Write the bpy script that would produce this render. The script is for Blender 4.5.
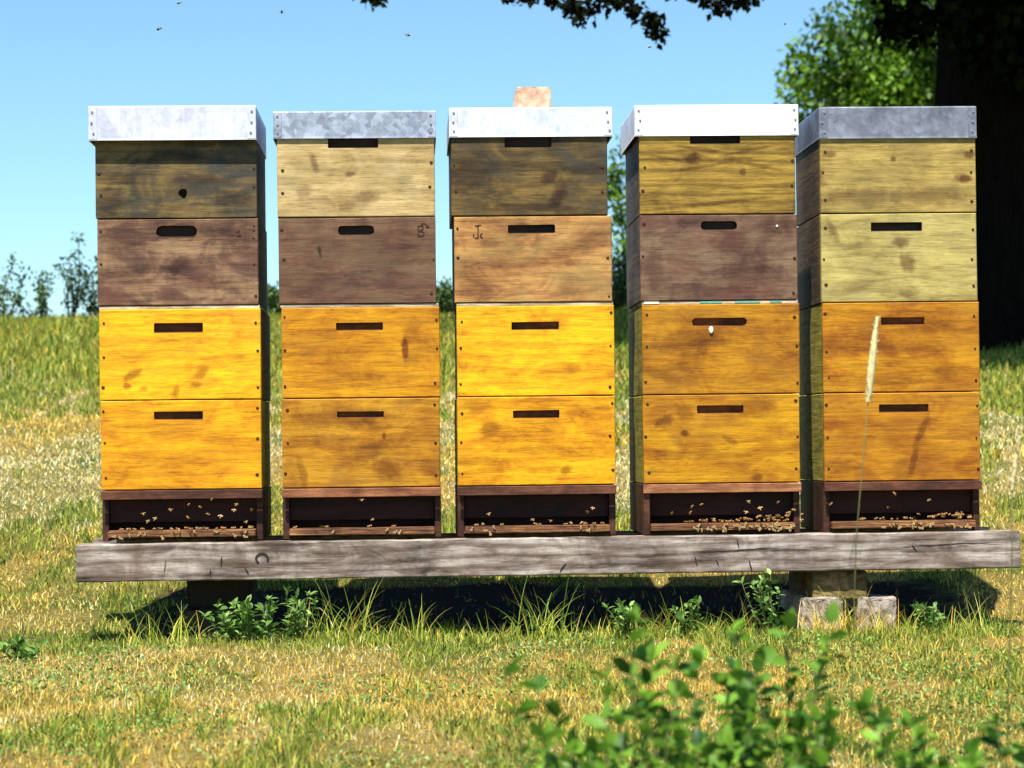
import bpy, bmesh, math, random
import numpy as np
from mathutils import Vector, Matrix
random.seed(7)
rng = np.random.default_rng(7)
S = bpy.context.scene
for o in list(bpy.data.objects):
    bpy.data.objects.remove(o)
COL = S.collection
R = math.radians

# ---------------------------------------------------------------- camera
YAW, PITCH, ROLL = 0.04044, 0.0224, 0.01132
CAM = Vector((0.0, -7.88, 0.62))
FPX = 2500.0
def cam_axes():
    cy, sy, cp, sp = math.cos(YAW), math.sin(YAW), math.cos(PITCH), math.sin(PITCH)
    f = Vector((sy*cp, cy*cp, sp)); r0 = Vector((cy, -sy, 0)); u0 = r0.cross(f)
    c, s = math.cos(ROLL), math.sin(ROLL)
    return c*r0 - s*u0, s*r0 + c*u0, f
RT, UP, FW = cam_axes()
cd = bpy.data.cameras.new('camera'); cam = bpy.data.objects.new('camera', cd); COL.objects.link(cam)
cam.matrix_world = Matrix(((RT.x, UP.x, -FW.x, CAM.x), (RT.y, UP.y, -FW.y, CAM.y), (RT.z, UP.z, -FW.z, CAM.z), (0, 0, 0, 1)))
cd.sensor_width = 36; cd.lens = FPX/1024*36; cd.clip_start = 0.1; cd.clip_end = 5000
cd.dof.use_dof = True; cd.dof.focus_distance = 7.95; cd.dof.aperture_fstop = 6.5
S.camera = cam
def at(px, py, Y):
    d = FW + RT*((px-512)/FPX) - UP*((py-384)/FPX)
    t = (Y-CAM.y)/d.y
    return CAM + d*t

# ---------------------------------------------------------------- light
SUN_EL, SUN_AZ = R(66), R(18)          # azimuth: to the left of straight behind the camera
sdir = Vector((-math.sin(SUN_AZ)*math.cos(SUN_EL), -math.cos(SUN_AZ)*math.cos(SUN_EL), math.sin(SUN_EL)))
w = bpy.data.worlds.new('World'); S.world = w; w.use_nodes = True
nt = w.node_tree; bg = nt.nodes['Background']
sky = nt.nodes.new('ShaderNodeTexSky'); sky.sky_type = 'NISHITA'; sky.sun_disc = False
sky.sun_elevation = SUN_EL; sky.sun_rotation = math.atan2(sdir.x, sdir.y)
sky.altitude = 300; sky.air_density = 1.0; sky.dust_density = 0.0; sky.ozone_density = 2.2
tn = nt.nodes.new('ShaderNodeMix'); tn.data_type = 'RGBA'; tn.blend_type = 'MULTIPLY'; tn.inputs[0].default_value = 1.0
tn.inputs[7].default_value = (0.80, 1.04, 1.14, 1)
nt.links.new(sky.outputs[0], tn.inputs[6]); nt.links.new(tn.outputs[2], bg.inputs[0]); bg.inputs[1].default_value = 0.068
sl = bpy.data.lights.new('sun', 'SUN'); sl.energy = 5.0; sl.angle = R(0.53); sl.color = (1.0, 0.955, 0.85)
so = bpy.data.objects.new('sun', sl); COL.objects.link(so)
so.rotation_euler = sdir.to_track_quat('Z', 'Y').to_euler(); so.location = (-3, -6, 12)
vs = S.view_settings
vs.view_transform = 'Standard'; vs.look = 'None'; vs.exposure = 1.14; vs.gamma = 1.0
try: vs.use_curve_mapping = False
except Exception: pass
S.render.engine = 'CYCLES'
S.cycles.max_bounces = 6; S.cycles.transparent_max_bounces = 8

# ---------------------------------------------------------------- helpers
def tag(o, label=None, cat=None, group=None, kind=None):
    if label: o['label'] = label
    if cat: o['category'] = cat
    if group: o['group'] = group
    if kind: o['kind'] = kind
    return o
def empty(name, loc, rz=0.0):
    o = bpy.data.objects.new(name, None); COL.objects.link(o)
    o.location = loc; o.rotation_euler = (0, 0, rz); o.empty_display_size = 0.05
    return o
def link_mesh(name, verts, faces, mat, parent=None, smooth=False, loc=None):
    me = bpy.data.meshes.new(name); me.from_pydata([tuple(v) for v in verts], [], faces)
    me.validate(); me.update()
    if mat: me.materials.append(mat)
    if smooth: me.polygons.foreach_set('use_smooth', [True]*len(me.polygons))
    o = bpy.data.objects.new(name, me); COL.objects.link(o)
    if parent: o.parent = parent
    if loc is not None: o.location = loc
    return o
def box_mesh(name, x0, x1, y0, y1, z0, z1, mat, parent=None, bev=0.002, wob=0.0, cuts=0, seg=1):
    bm = bmesh.new()
    bmesh.ops.create_cube(bm, size=1.0)
    c = Vector(((x0+x1)/2, (y0+y1)/2, (z0+z1)/2)); sx, sy, sz = x1-x0, y1-y0, z1-z0
    for v in bm.verts: v.co = Vector((v.co.x*sx, v.co.y*sy, v.co.z*sz))
    if bev > 0: bmesh.ops.bevel(bm, geom=bm.edges[:], offset=bev, segments=seg, affect='EDGES', profile=0.5)
    if cuts:
        long_e = [e for e in bm.edges if abs((e.verts[0].co-e.verts[1].co).normalized().x) > .99]
        if sx >= max(sy, sz): bmesh.ops.subdivide_edges(bm, edges=long_e, cuts=cuts)
        else: bmesh.ops.subdivide_edges(bm, edges=bm.edges[:], cuts=cuts, use_grid_fill=True)
    if wob:
        for v in bm.verts: v.co += Vector((random.uniform(-wob, wob), random.uniform(-wob, wob), random.uniform(-wob, wob)))
    me = bpy.data.meshes.new(name); bm.to_mesh(me); bm.free()
    me.materials.append(mat)
    o = bpy.data.objects.new(name, me); COL.objects.link(o); o.location = c
    if parent: o.parent = parent
    return o
def fast_mesh(name, V, F, mat, cols=None, parent=None, smooth=False):
    """V (n,3); F list of arrays, each (m,k) with one k"""
    me = bpy.data.meshes.new(name)
    V = np.asarray(V, np.float32)
    me.vertices.add(len(V)); me.vertices.foreach_set('co', V.ravel())
    loops = np.concatenate([f.ravel() for f in F]); tot = np.concatenate([np.full(len(f), f.shape[1]) for f in F])
    start = np.concatenate([[0], np.cumsum(tot)[:-1]])
    me.loops.add(len(loops)); me.loops.foreach_set('vertex_index', loops.astype(np.int32))
    me.polygons.add(len(tot)); me.polygons.foreach_set('loop_start', start.astype(np.int32)); me.polygons.foreach_set('loop_total', tot.astype(np.int32))
    if smooth: me.polygons.foreach_set('use_smooth', np.ones(len(tot), bool))
    me.update(calc_edges=True)
    if cols is not None:
        a = me.attributes.new('tint', 'FLOAT_COLOR', 'POINT')
        c4 = np.ones((len(V), 4), np.float32); c4[:, :3] = cols
        a.data.foreach_set('color', c4.ravel())
    me.materials.append(mat)
    o = bpy.data.objects.new(name, me); COL.objects.link(o)
    if parent: o.parent = parent
    return o

class Nodes:
    def __init__(s, name, rough=0.7, spec=0.3):
        s.m = bpy.data.materials.new(name); s.m.use_nodes = True; s.t = s.m.node_tree
        s.b = s.t.nodes['Principled BSDF']; s.b.inputs['Roughness'].default_value = rough
        s.b.inputs['Specular IOR Level'].default_value = spec
    def n(s, t, **k):
        x = s.t.nodes.new(t)
        for a, b in k.items():
            if a in x.inputs: x.inputs[a].default_value = b
            else: setattr(x, a, b)
        return x
    def l(s, a, b): s.t.links.new(a, b)
    def coords(s, scale=(1, 1, 1), rand=True):
        tc = s.n('ShaderNodeTexCoord'); out = tc.outputs['Object']
        if rand:
            oi = s.n('ShaderNodeObjectInfo'); mu = s.n('ShaderNodeMath', operation='MULTIPLY'); mu.inputs[1].default_value = 61.0
            s.l(oi.outputs['Random'], mu.inputs[0])
            ad = s.n('ShaderNodeVectorMath', operation='ADD'); s.l(out, ad.inputs[0]); s.l(mu.outputs[0], ad.inputs[1]); out = ad.outputs[0]
        mp = s.n('ShaderNodeMapping'); mp.inputs['Scale'].default_value = scale; s.l(out, mp.inputs[0])
        return mp.outputs[0]
    def noise(s, vec, scale, detail=4, rough=0.6, dist=0.0):
        x = s.n('ShaderNodeTexNoise'); x.inputs['Scale'].default_value = scale; x.inputs['Detail'].default_value = detail
        x.inputs['Roughness'].default_value = rough; x.inputs['Distortion'].default_value = dist
        s.l(vec, x.inputs['Vector']); return x.outputs[0]
    def ramp(s, fac, stops, interp='LINEAR'):
        x = s.n('ShaderNodeValToRGB'); cr = x.color_ramp; cr.interpolation = interp
        while len(cr.elements) < len(stops): cr.elements.new(0.5)
        for e, (p, c) in zip(cr.elements, stops):
            e.position = p; e.color = (*c, 1) if len(c) == 3 else c
        s.l(fac, x.inputs[0]); return x.outputs[0]
    def mix(s, fac, a, b, mode='MIX'):
        x = s.n('ShaderNodeMix', data_type='RGBA', blend_type=mode)
        for inp, v in ((0, fac), (6, a), (7, b)):
            if isinstance(v, (int, float)): x.inputs[inp].default_value = v
            elif isinstance(v, tuple): x.inputs[inp].default_value = (*v, 1)
            else: s.l(v, x.inputs[inp])
        return x.outputs[2]
    def bump(s, h, strength=0.3, dist=0.002):
        x = s.n('ShaderNodeBump'); x.inputs['Strength'].default_value = strength; x.inputs['Distance'].default_value = dist
        s.l(h, x.inputs['Height']); s.l(x.outputs[0], s.b.inputs['Normal'])
def c3(v): return tuple(v)

def wood(name, light, mid, dark, stain=None, stain_amt=0.5, knot=(0.05, 0.02, 0.01), knots=0.5, rough=0.65, grainy=1.0, axis='x', spec=0.25, weather=0.0, spots=(), rings=0.35):
    N = Nodes(name, rough, spec)
    st = {'x': (0.55, 3.0, 3.0), 'y': (3.0, 0.55, 3.0), 'z': (3.0, 3.0, 0.55)}[axis]
    st2 = {'x': (0.9, 14.0, 14.0), 'y': (14.0, 0.9, 14.0), 'z': (14.0, 14.0, 0.9)}[axis]
    v = N.coords(st); v2 = N.coords(st2); v0 = N.coords((1, 1, 1))
    big = N.noise(v, 4.0, 5, 0.6, 1.2)
    fine = N.noise(v2, 6.0, 4, 0.65, 0.4)
    # growth rings: bands of a strongly distorted stretched field
    rg = N.n('ShaderNodeTexWave', wave_type='BANDS', bands_direction='Z' if axis != 'z' else 'X')
    rg.inputs['Scale'].default_value = 3.2; rg.inputs['Distortion'].default_value = 9.0; rg.inputs['Detail'].default_value = 3.0
    rg.inputs['Detail Scale'].default_value = 0.9; N.l(v, rg.inputs['Vector'])
    micro = N.noise(N.coords({'x': (8, 90, 90), 'y': (90, 8, 90), 'z': (90, 90, 8)}[axis]), 3.0, 3, 0.7)
    blot = N.noise(N.coords((1.0, 1.0, 1.7)), 7.0, 5, 0.68, 0.8)
    bsum = N.n('ShaderNodeMath', operation='MULTIPLY_ADD'); N.l(blot, bsum.inputs[0]); bsum.inputs[1].default_value = 0.55
    bsc = N.n('ShaderNodeMath', operation='MULTIPLY'); N.l(big, bsc.inputs[0]); bsc.inputs[1].default_value = 0.45; N.l(bsc.outputs[0], bsum.inputs[2])
    col = N.ramp(bsum.outputs[0], [(0.37, dark), (0.48, mid), (0.58, light)])
    ringc = N.ramp(rg.outputs[1], [(0.0, (0.62, 0.56, 0.5)), (0.45, (1, 1, 1)), (1.0, (1.12, 1.1, 1.05))])
    col = N.mix(min(1, rings*grainy), col, ringc, 'MULTIPLY')
    finec = N.ramp(fine, [(0.36, (0.48, 0.42, 0.36)), (0.48, (1, 1, 1)), (0.7, (1.15, 1.12, 1.05))])
    col = N.mix(0.6*grainy, col, finec, 'MULTIPLY')
    mc_ = N.ramp(micro, [(0.34, (0.45, 0.38, 0.34)), (0.47, (1, 1, 1)), (0.66, (1.22, 1.2, 1.12))])
    col = N.mix(0.5, col, mc_, 'MULTIPLY')
    if stain:
        vs_ = N.coords((1.2, 1, 2.2)); s_ = N.noise(vs_, 5.0, 4, 0.6, 0.6)
        f = N.ramp(s_, [(0.48, (0, 0, 0)), (0.68, (stain_amt,)*3)])
        col = N.mix(f, col, stain)
    # knots
    vk = N.coords({'x': (4.5, 4.0, 8.5), 'y': (4.0, 4.5, 8.5), 'z': (8.5, 8.5, 4.5)}[axis])
    vo = N.n('ShaderNodeTexVoronoi'); vo.inputs['Scale'].default_value = 1.0; vo.inputs['Randomness'].default_value = 1.0
    nzz = N.n('ShaderNodeVectorMath', operation='MULTIPLY_ADD')
    nc = N.n('ShaderNodeTexNoise'); nc.inputs['Scale'].default_value = 2.5; N.l(vk, nc.inputs['Vector'])
    N.l(nc.outputs['Color'], nzz.inputs[0]); nzz.inputs[1].default_value = (0.3, 0.3, 0.3); N.l(vk, nzz.inputs[2])
    N.l(nzz.outputs[0], vo.inputs['Vector'])
    kf = N.ramp(vo.outputs['Distance'], [(0.04, (1, 1, 1)), (0.11, (0.35, 0.35, 0.35)), (0.22, (0, 0, 0))])
    gate = N.n('ShaderNodeMath', operation='GREATER_THAN'); gate.inputs[1].default_value = 1.0-knots
    sep = N.n('ShaderNodeSeparateColor'); N.l(vo.outputs['Color'], sep.inputs[0]); N.l(sep.outputs[0], gate.inputs[0])
    mm = N.n('ShaderNodeMath', operation='MULTIPLY'); N.l(kf, mm.inputs[0]); N.l(gate.outputs[0], mm.inputs[1])
    m2 = N.n('ShaderNodeMath', operation='MULTIPLY'); N.l(mm.outputs[0], m2.inputs[0]); m2.inputs[1].default_value = 0.8
    col = N.mix(m2.outputs[0], col, knot)
    if weather:
        vw = N.coords((6, 6, 1.0)); wn = N.noise(vw, 5.0, 5, 0.7)
        f = N.ramp(wn, [(0.5, (0, 0, 0)), (0.75, (weather,)*3)])
        col = N.mix(f, col, (0.03, 0.025, 0.02))
    if spots:
        v1 = N.n('ShaderNodeTexCoord').outputs['Object']; wn_ = N.noise(v1, 45, 3, 0.6); acc = None
        for (cx_, cz_, rx_, rz_, st_, an_) in spots:
            a_ = N.n('ShaderNodeVectorMath', operation='SUBTRACT'); N.l(v1, a_.inputs[0]); a_.inputs[1].default_value = (cx_, 0, cz_)
            r_ = N.n('ShaderNodeVectorRotate', rotation_type='Y_AXIS'); N.l(a_.outputs[0], r_.inputs[0]); r_.inputs['Angle'].default_value = an_
            b_ = N.n('ShaderNodeVectorMath', operation='MULTIPLY'); N.l(r_.outputs[0], b_.inputs[0]); b_.inputs[1].default_value = (1/rx_, 0, 1/rz_)
            c_ = N.n('ShaderNodeVectorMath', operation='LENGTH'); N.l(b_.outputs[0], c_.inputs[0])
            d_ = N.n('ShaderNodeMath', operation='MULTIPLY_ADD'); N.l(wn_, d_.inputs[0]); d_.inputs[1].default_value = 1.2; N.l(c_.outputs['Value'], d_.inputs[2])
            e_ = N.n('ShaderNodeMapRange'); N.l(d_.outputs[0], e_.inputs[0]); e_.inputs[1].default_value = 1.15; e_.inputs[2].default_value = 1.75; e_.inputs[3].default_value = st_; e_.inputs[4].default_value = 0.0
            if acc is None: acc = e_.outputs[0]
            else:
                f_ = N.n('ShaderNodeMath', operation='MAXIMUM'); N.l(acc, f_.inputs[0]); N.l(e_.outputs[0], f_.inputs[1]); acc = f_.outputs[0]
        col = N.mix(acc, col, (0.26, 0.13, 0.12), 'MULTIPLY')
    N.l(col, N.b.inputs['Base Color'])
    N.bump(fine, 0.6, 0.002)
    return N.m

BXC = {'y1d': (-.7215, .4775), 'y1c': (-.7225, .759), 'b1': (-.7275, 1.0555), 'a1': (-.7305, 1.47225), 'y2d': (-.158, .4775), 'y2c': (-.1555, .759), 'b2': (-.1645, 1.0555), 'a2': (-.166, 1.3295),
       'y3d': (.394, .4775), 'y3c': (.396, .759), 'b3': (.391, 1.0555), 'a3': (.3815, 1.3295), 'y4d': (.981, .4775), 'y4c': (.983, .759), 'b4': (.98, 1.0555), 'a4': (.979, 1.3295),
       'y5d': (1.5565, .4775), 'y5c': (1.558, .759), 'b5': (1.555, 1.046), 'a5': (1.556, 1.47225)}
SP = {'y1c': [(132, 375, 9, 4, .6, .5), (201, 374, 7, 4, .5, .6), (127, 386, 4, 3, .6, 0), (143, 389, 4, 3, .5, 0), (196, 384, 5, 3, .5, 0), (176, 391, 3, 5, .5, 0), (120, 360, 26, 8, .18, 0), (180, 340, 40, 6, .15, 0)],
      'y1d': [(150, 430, 40, 6, .2, 0), (190, 460, 50, 5, .2, 0), (120, 475, 25, 5, .2, 0)],
      'b1': [(200, 232, 70, 10, .35, 0), (183, 262, 8, 5, .6, 0), (174, 271, 6, 4, .6, 0), (215, 283, 30, 6, .4, 0), (115, 275, 22, 8, .3, 0), (125, 235, 30, 12, .3, 0)],
      'a1': [(110, 205, 16, 10, .5, .3), (200, 180, 30, 5, .5, 0), (120, 180, 20, 4, .5, 0), (235, 200, 20, 6, .4, 0)],
      'y2c': [(405, 348, 3.2, 12, .85, 0), (412, 345, 10, 22, .25, 0), (330, 350, 60, 6, .15, 0), (355, 378, 50, 6, .15, 0)],
      'y2d': [(340, 418, 42, 9, .45, 0), (368, 452, 18, 9, .5, .4), (387, 470, 14, 9, .55, -.4), (302, 472, 4, 14, .5, .3), (292, 468, 10, 8, .3, 0), (384, 436, 2, 3, .7, 0), (320, 440, 30, 5, .2, 0)],
      'b2': [(380, 250, 60, 20, .25, 0), (300, 280, 30, 14, .25, 0)],
      'a2': [(314, 163, 3, 9, .5, .3), (350, 174, 5, 2.5, .6, 0), (366, 197, 12, 6, .5, .2), (304, 192, 8, 6, .4, .5), (348, 205, 9, 4, .4, .3), (325, 203, 30, 6, .25, 0), (400, 160, 22, 4, .2, 0)],
      'y3c': [(520, 345, 60, 4, .2, 0), (573, 368, 8, 4, .4, 0), (560, 322, 8, 5, .3, 0)],
      'y3d': [(490, 428, 9, 6, .6, 0), (566, 470, 6, 4, .6, .5), (545, 450, 50, 4, .3, 0), (480, 462, 30, 4, .3, 0), (475, 405, 14, 5, .35, 0)],
      'b3': [(530, 262, 60, 5, .3, 0), (475, 285, 16, 20, .3, 0), (590, 240, 20, 10, .3, 0), (490, 243, 8, 5, .4, 0)],
      'a3': [(558, 197, 6, 14, .75, -.5), (549, 177, 8, 5, .7, .3), (470, 175, 20, 14, .5, 0), (520, 208, 40, 4, .5, 0), (500, 165, 30, 4, .4, 0), (590, 170, 20, 5, .5, 0)],
      'y4c': [(690, 340, 34, 9, .45, .1), (702, 348, 7, 7, .5, 0), (662, 375, 26, 5, .4, -.3), (690, 352, 12, 20, .3, 0), (750, 380, 40, 4, .25, 0), (720, 320, 34, 5, .3, 0)],
      'y4d': [(664, 421, 9, 5, .7, .3), (685, 433, 4, 3, .8, 0), (757, 407, 18, 8, .4, 0), (731, 441, 7, 3, .5, -.5), (757, 477, 5, 3, .6, 0), (700, 455, 50, 4, .25, 0), (684, 412, 9, 7, .4, 0)],
      'b4': [(745, 272, 26, 16, .5, .3), (776, 226, 16, 8, .5, 0), (655, 270, 8, 22, .4, 0), (700, 288, 30, 6, .35, 0), (730, 245, 18, 12, .35, 0)],
      'a4': [(692, 158, 8, 5, .85, .4), (676, 160, 26, 1.6, .5, -.2), (700, 149, 22, 1.6, .5, -.15), (700, 167, 26, 1.6, .5, .15), (750, 150, 26, 1.8, .5, .2), (755, 165, 26, 1.8, .5, -.2), (740, 158, 14, 1.5, .4, 0), (743, 172, 3, 3, .6, 0), (715, 203, 50, 1.8, .45, .1), (720, 180, 60, 1.8, .4, 0)],
      'y5c': [(930, 325, 22, 8, .4, 0), (880, 345, 60, 4, .2, 0), (945, 372, 12, 8, .35, 0), (900, 380, 40, 4, .2, 0)],
      'y5d': [(922, 430, 3.5, 16, .55, -.45), (913, 462, 3.5, 14, .6, -.3), (905, 470, 10, 10, .3, 0), (840, 466, 20, 6, .35, 0), (850, 440, 30, 5, .2, 0)],
      'a5': [(964, 178, 7, 4, .8, 0), (969, 155, 5, 3.5, .7, 0), (829, 154, 7, 3, .6, 0), (893, 159, 2.5, 2.5, .7, 0), (858, 196, 34, 7, .45, 0), (925, 196, 40, 8, .4, 0), (842, 194, 4, 3, .5, 0)],
      'b5': [(901, 242, 7, 5, .65, 0), (908, 263, 7, 9, .6, .5), (907, 294, 9, 3, .5, 0), (833, 230, 3, 12, .4, .5), (870, 285, 40, 5, .2, 0)]}
M = {}
AGE = {'y2c': .90, 'y2d': .88, 'y4c': .84, 'y4d': .88, 'y5c': .86, 'y5d': .84, 'a1': .8, 'a3': .8, 'b1': .85, 'b2': .9, 'b4': .85, 'a4': .9, 'a5': .92, 'a2': .92}
def bw(key, name, light, mid, dark, **k):
    """a box's own board: knots and stains stand where the photograph's boards have them"""
    bx, bz = BXC[key]; L = []; ag = AGE.get(key, 1.0)
    light, mid, dark = [tuple(c*ag**(1 if i_ == 0 else 1.4) for i_, c in enumerate(q_)) for q_ in (light, mid, dark)]
    for (px, py, rx, rz, st, an) in SP.get(key, []):
        p = at(px, py, 0); L.append((p.x-bx, p.z-bz, max(rx, 2)/317*1.25, max(rz, 1.2)/317*1.25, min(.9, st*1.12), an))
    M[key] = wood(name, light, mid, dark, spots=L, knots=k.pop('knots', 0.0), **k)
YW = dict(grainy=.75, rings=.3)
bw('y1c', 'yellow_stain_wood_bright', (0.86, 0.46, 0.008), (0.76, 0.36, 0.005), (0.52, 0.20, 0.004), stain=(0.60, 0.26, 0.03), stain_amt=0.35, **YW)
bw('y1d', 'yellow_stain_wood_deep', (0.74, 0.36, 0.005), (0.62, 0.26, 0.004), (0.40, 0.135, 0.003), stain=(0.46, 0.20, 0.02), stain_amt=0.3, **YW)
bw('y2c', 'yellow_stain_wood_amber', (0.66, 0.32, 0.006), (0.53, 0.225, 0.004), (0.33, 0.115, 0.004), stain=(0.34, 0.15, 0.02), stain_amt=0.3, **YW)
bw('y2d', 'yellow_stain_wood_brownish', (0.56, 0.28, 0.015), (0.44, 0.19, 0.008), (0.26, 0.09, 0.005), stain=(0.2, 0.08, 0.02), stain_amt=0.5, **YW)
bw('y3c', 'yellow_stain_wood_sunny', (0.86, 0.46, 0.006), (0.75, 0.35, 0.004), (0.46, 0.17, 0.003), stain=(0.5, 0.2, 0.01), stain_amt=0.25, **YW)
bw('y3d', 'yellow_stain_wood_orange', (0.76, 0.38, 0.005), (0.63, 0.27, 0.003), (0.36, 0.12, 0.003), stain=(0.4, 0.15, 0.01), stain_amt=0.4, **YW)
bw('y4c', 'yellow_stain_wood_ochre', (0.55, 0.27, 0.01), (0.44, 0.19, 0.005), (0.24, 0.08, 0.004), stain=(0.22, 0.09, 0.015), stain_amt=0.55, **YW)
bw('y4d', 'yellow_stain_wood_golden', (0.60, 0.31, 0.006), (0.47, 0.205, 0.004), (0.26, 0.09, 0.004), stain=(0.28, 0.11, 0.015), stain_amt=0.4, **YW)
bw('y5c', 'yellow_stain_wood_tan', (0.57, 0.28, 0.01), (0.45, 0.185, 0.005), (0.28, 0.09, 0.004), stain=(0.3, 0.12, 0.015), stain_amt=0.4, **YW)
bw('y5d', 'yellow_stain_wood_rusty', (0.55, 0.26, 0.01), (0.42, 0.165, 0.005), (0.26, 0.085, 0.004), stain=(0.25, 0.09, 0.015), stain_amt=0.45, **YW)
bw('a1', 'grey_brown_wood', (0.22, 0.16, 0.055), (0.095, 0.075, 0.035), (0.03, 0.028, 0.022), stain=(0.035, 0.038, 0.038), stain_amt=0.9)
bw('a2', 'straw_wood', (0.58, 0.43, 0.20), (0.44, 0.32, 0.13), (0.26, 0.18, 0.075), stain=(0.30, 0.25, 0.13), stain_amt=0.5, grainy=0.7)
bw('a3', 'dark_olive_wood', (0.22, 0.15, 0.042), (0.115, 0.08, 0.027), (0.04, 0.034, 0.018), stain=(0.045, 0.045, 0.035), stain_amt=0.8)
bw('a4', 'olive_yellow_wood', (0.36, 0.24, 0.04), (0.25, 0.16, 0.026), (0.11, 0.07, 0.014), grainy=1.2, rings=.8)
bw('a5', 'pale_olive_wood', (0.47, 0.35, 0.10), (0.35, 0.255, 0.07), (0.18, 0.125, 0.04), stain=(0.25, 0.18, 0.06), stain_amt=0.5, grainy=0.7)
bw('b1', 'worn_brown_wood', (0.34, 0.22, 0.12), (0.17, 0.095, 0.06), (0.07, 0.032, 0.027), stain=(0.14, 0.05, 0.035), stain_amt=0.6, weather=0.4, knots=.2)
bw('b2', 'plain_brown_wood', (0.20, 0.115, 0.062), (0.14, 0.07, 0.042), (0.085, 0.04, 0.03), stain=(0.17, 0.12, 0.065), stain_amt=0.5, grainy=0.45)
bw('b3', 'orange_brown_wood', (0.52, 0.28, 0.09), (0.36, 0.17, 0.055), (0.16, 0.065, 0.028), stain=(0.3, 0.21, 0.07), stain_amt=0.5, weather=0.15)
bw('b4', 'reddish_brown_wood', (0.24, 0.16, 0.095), (0.15, 0.085, 0.056), (0.08, 0.038, 0.032), stain=(0.13, 0.045, 0.03), stain_amt=0.7, grainy=0.6)
bw('b5', 'pale_green_wood', (0.48, 0.39, 0.13), (0.38, 0.30, 0.095), (0.22, 0.165, 0.05), stain=(0.3, 0.25, 0.11), stain_amt=0.4, grainy=0.6)
M['side_olive'] = wood('olive_side_wood', (0.38, 0.34, 0.07), (0.30, 0.27, 0.05), (0.17, 0.15, 0.03), knots=0.1, axis='y')
M['side_grey'] = wood('grey_side_wood', (0.17, 0.14, 0.13), (0.11, 0.09, 0.085), (0.06, 0.045, 0.045), knots=0.1, axis='y')
M['side_brown'] = wood('brown_side_wood', (0.16, 0.11, 0.05), (0.10, 0.065, 0.035), (0.05, 0.035, 0.02), knots=0.1, axis='y')
M['floor'] = wood('red_brown_wood', (0.15, 0.055, 0.03), (0.08, 0.028, 0.016), (0.03, 0.011, 0.008), knots=0.1)
M['floor_pale'] = wood('orange_floor_wood', (0.38, 0.17, 0.075), (0.26, 0.10, 0.045), (0.12, 0.04, 0.022), knots=0.1)
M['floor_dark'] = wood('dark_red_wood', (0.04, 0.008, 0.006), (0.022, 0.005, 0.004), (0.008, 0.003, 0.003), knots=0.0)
M['rail_dark'] = wood('dark_rail_wood', (0.08, 0.03, 0.018), (0.045, 0.016, 0.01), (0.02, 0.008, 0.006), knots=0.0)
M['landing'] = wood('landing_wood', (0.30, 0.15, 0.055), (0.17, 0.07, 0.028), (0.06, 0.024, 0.014), knots=0.1)
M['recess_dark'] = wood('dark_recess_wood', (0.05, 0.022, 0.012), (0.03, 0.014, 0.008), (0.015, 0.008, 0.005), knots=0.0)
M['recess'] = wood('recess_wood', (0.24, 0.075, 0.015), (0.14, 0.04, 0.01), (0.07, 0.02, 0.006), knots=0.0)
M['beam'] = wood('weathered_beam_wood', (0.40, 0.35, 0.33), (0.22, 0.18, 0.165), (0.08, 0.06, 0.05), stain=(0.17, 0.11, 0.085), stain_amt=0.5, knots=0.25, knot=(0.03, 0.02, 0.015), grainy=1.5, rough=0.85, spec=0.1, weather=0.35, rings=0.9)
M['block_wood'] = wood('mossy_block_wood', (0.30, 0.20, 0.10), (0.19, 0.115, 0.055), (0.06, 0.035, 0.02), stain=(0.12, 0.14, 0.03), stain_amt=0.6, knots=0.1, axis='y', rough=0.9, spec=0.1)
M['excluder'] = wood('pale_strip_wood', (0.78, 0.68, 0.50), (0.58, 0.46, 0.32), (0.30, 0.20, 0.14), knots=0.0)
M['excluder_grey'] = wood('grey_strip_wood', (0.5, 0.44, 0.33), (0.36, 0.29, 0.2), (0.2, 0.14, 0.1), knots=0.0)
def plain(name, col, rough=0.6, metal=0.0, spec=0.3):
    N = Nodes(name, rough, spec); N.b.inputs['Metallic'].default_value = metal
    v = N.coords((1, 1, 1)); n = N.noise(v, 60, 3)
    c = N.ramp(n, [(0.3, tuple(x*0.8 for x in col)), (0.7, tuple(min(1, x*1.15) for x in col))])
    N.l(c, N.b.inputs['Base Color']); return N.m
M['nail'] = plain('rusty_nail_iron', (0.06, 0.025, 0.015), 0.6, 0.3)
M['rivet'] = plain('dull_rivet', (0.30, 0.28, 0.30), 0.5, 0.5)
M['crack'] = plain('crack_and_shade_dark_wood', (0.03, 0.02, 0.015), 0.9)
M['ink'] = plain('stamp_ink', (0.05, 0.02, 0.015), 0.8)
M['white_blob'] = plain('white_drip', (0.8, 0.75, 0.6), 0.6)
M['teal'] = plain('teal_paint_flake', (0.12, 0.35, 0.28), 0.7)
M['hole'] = plain('painted_hole_dark', (0.004, 0.003, 0.003), 1.0, 0, 0.0)
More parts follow.
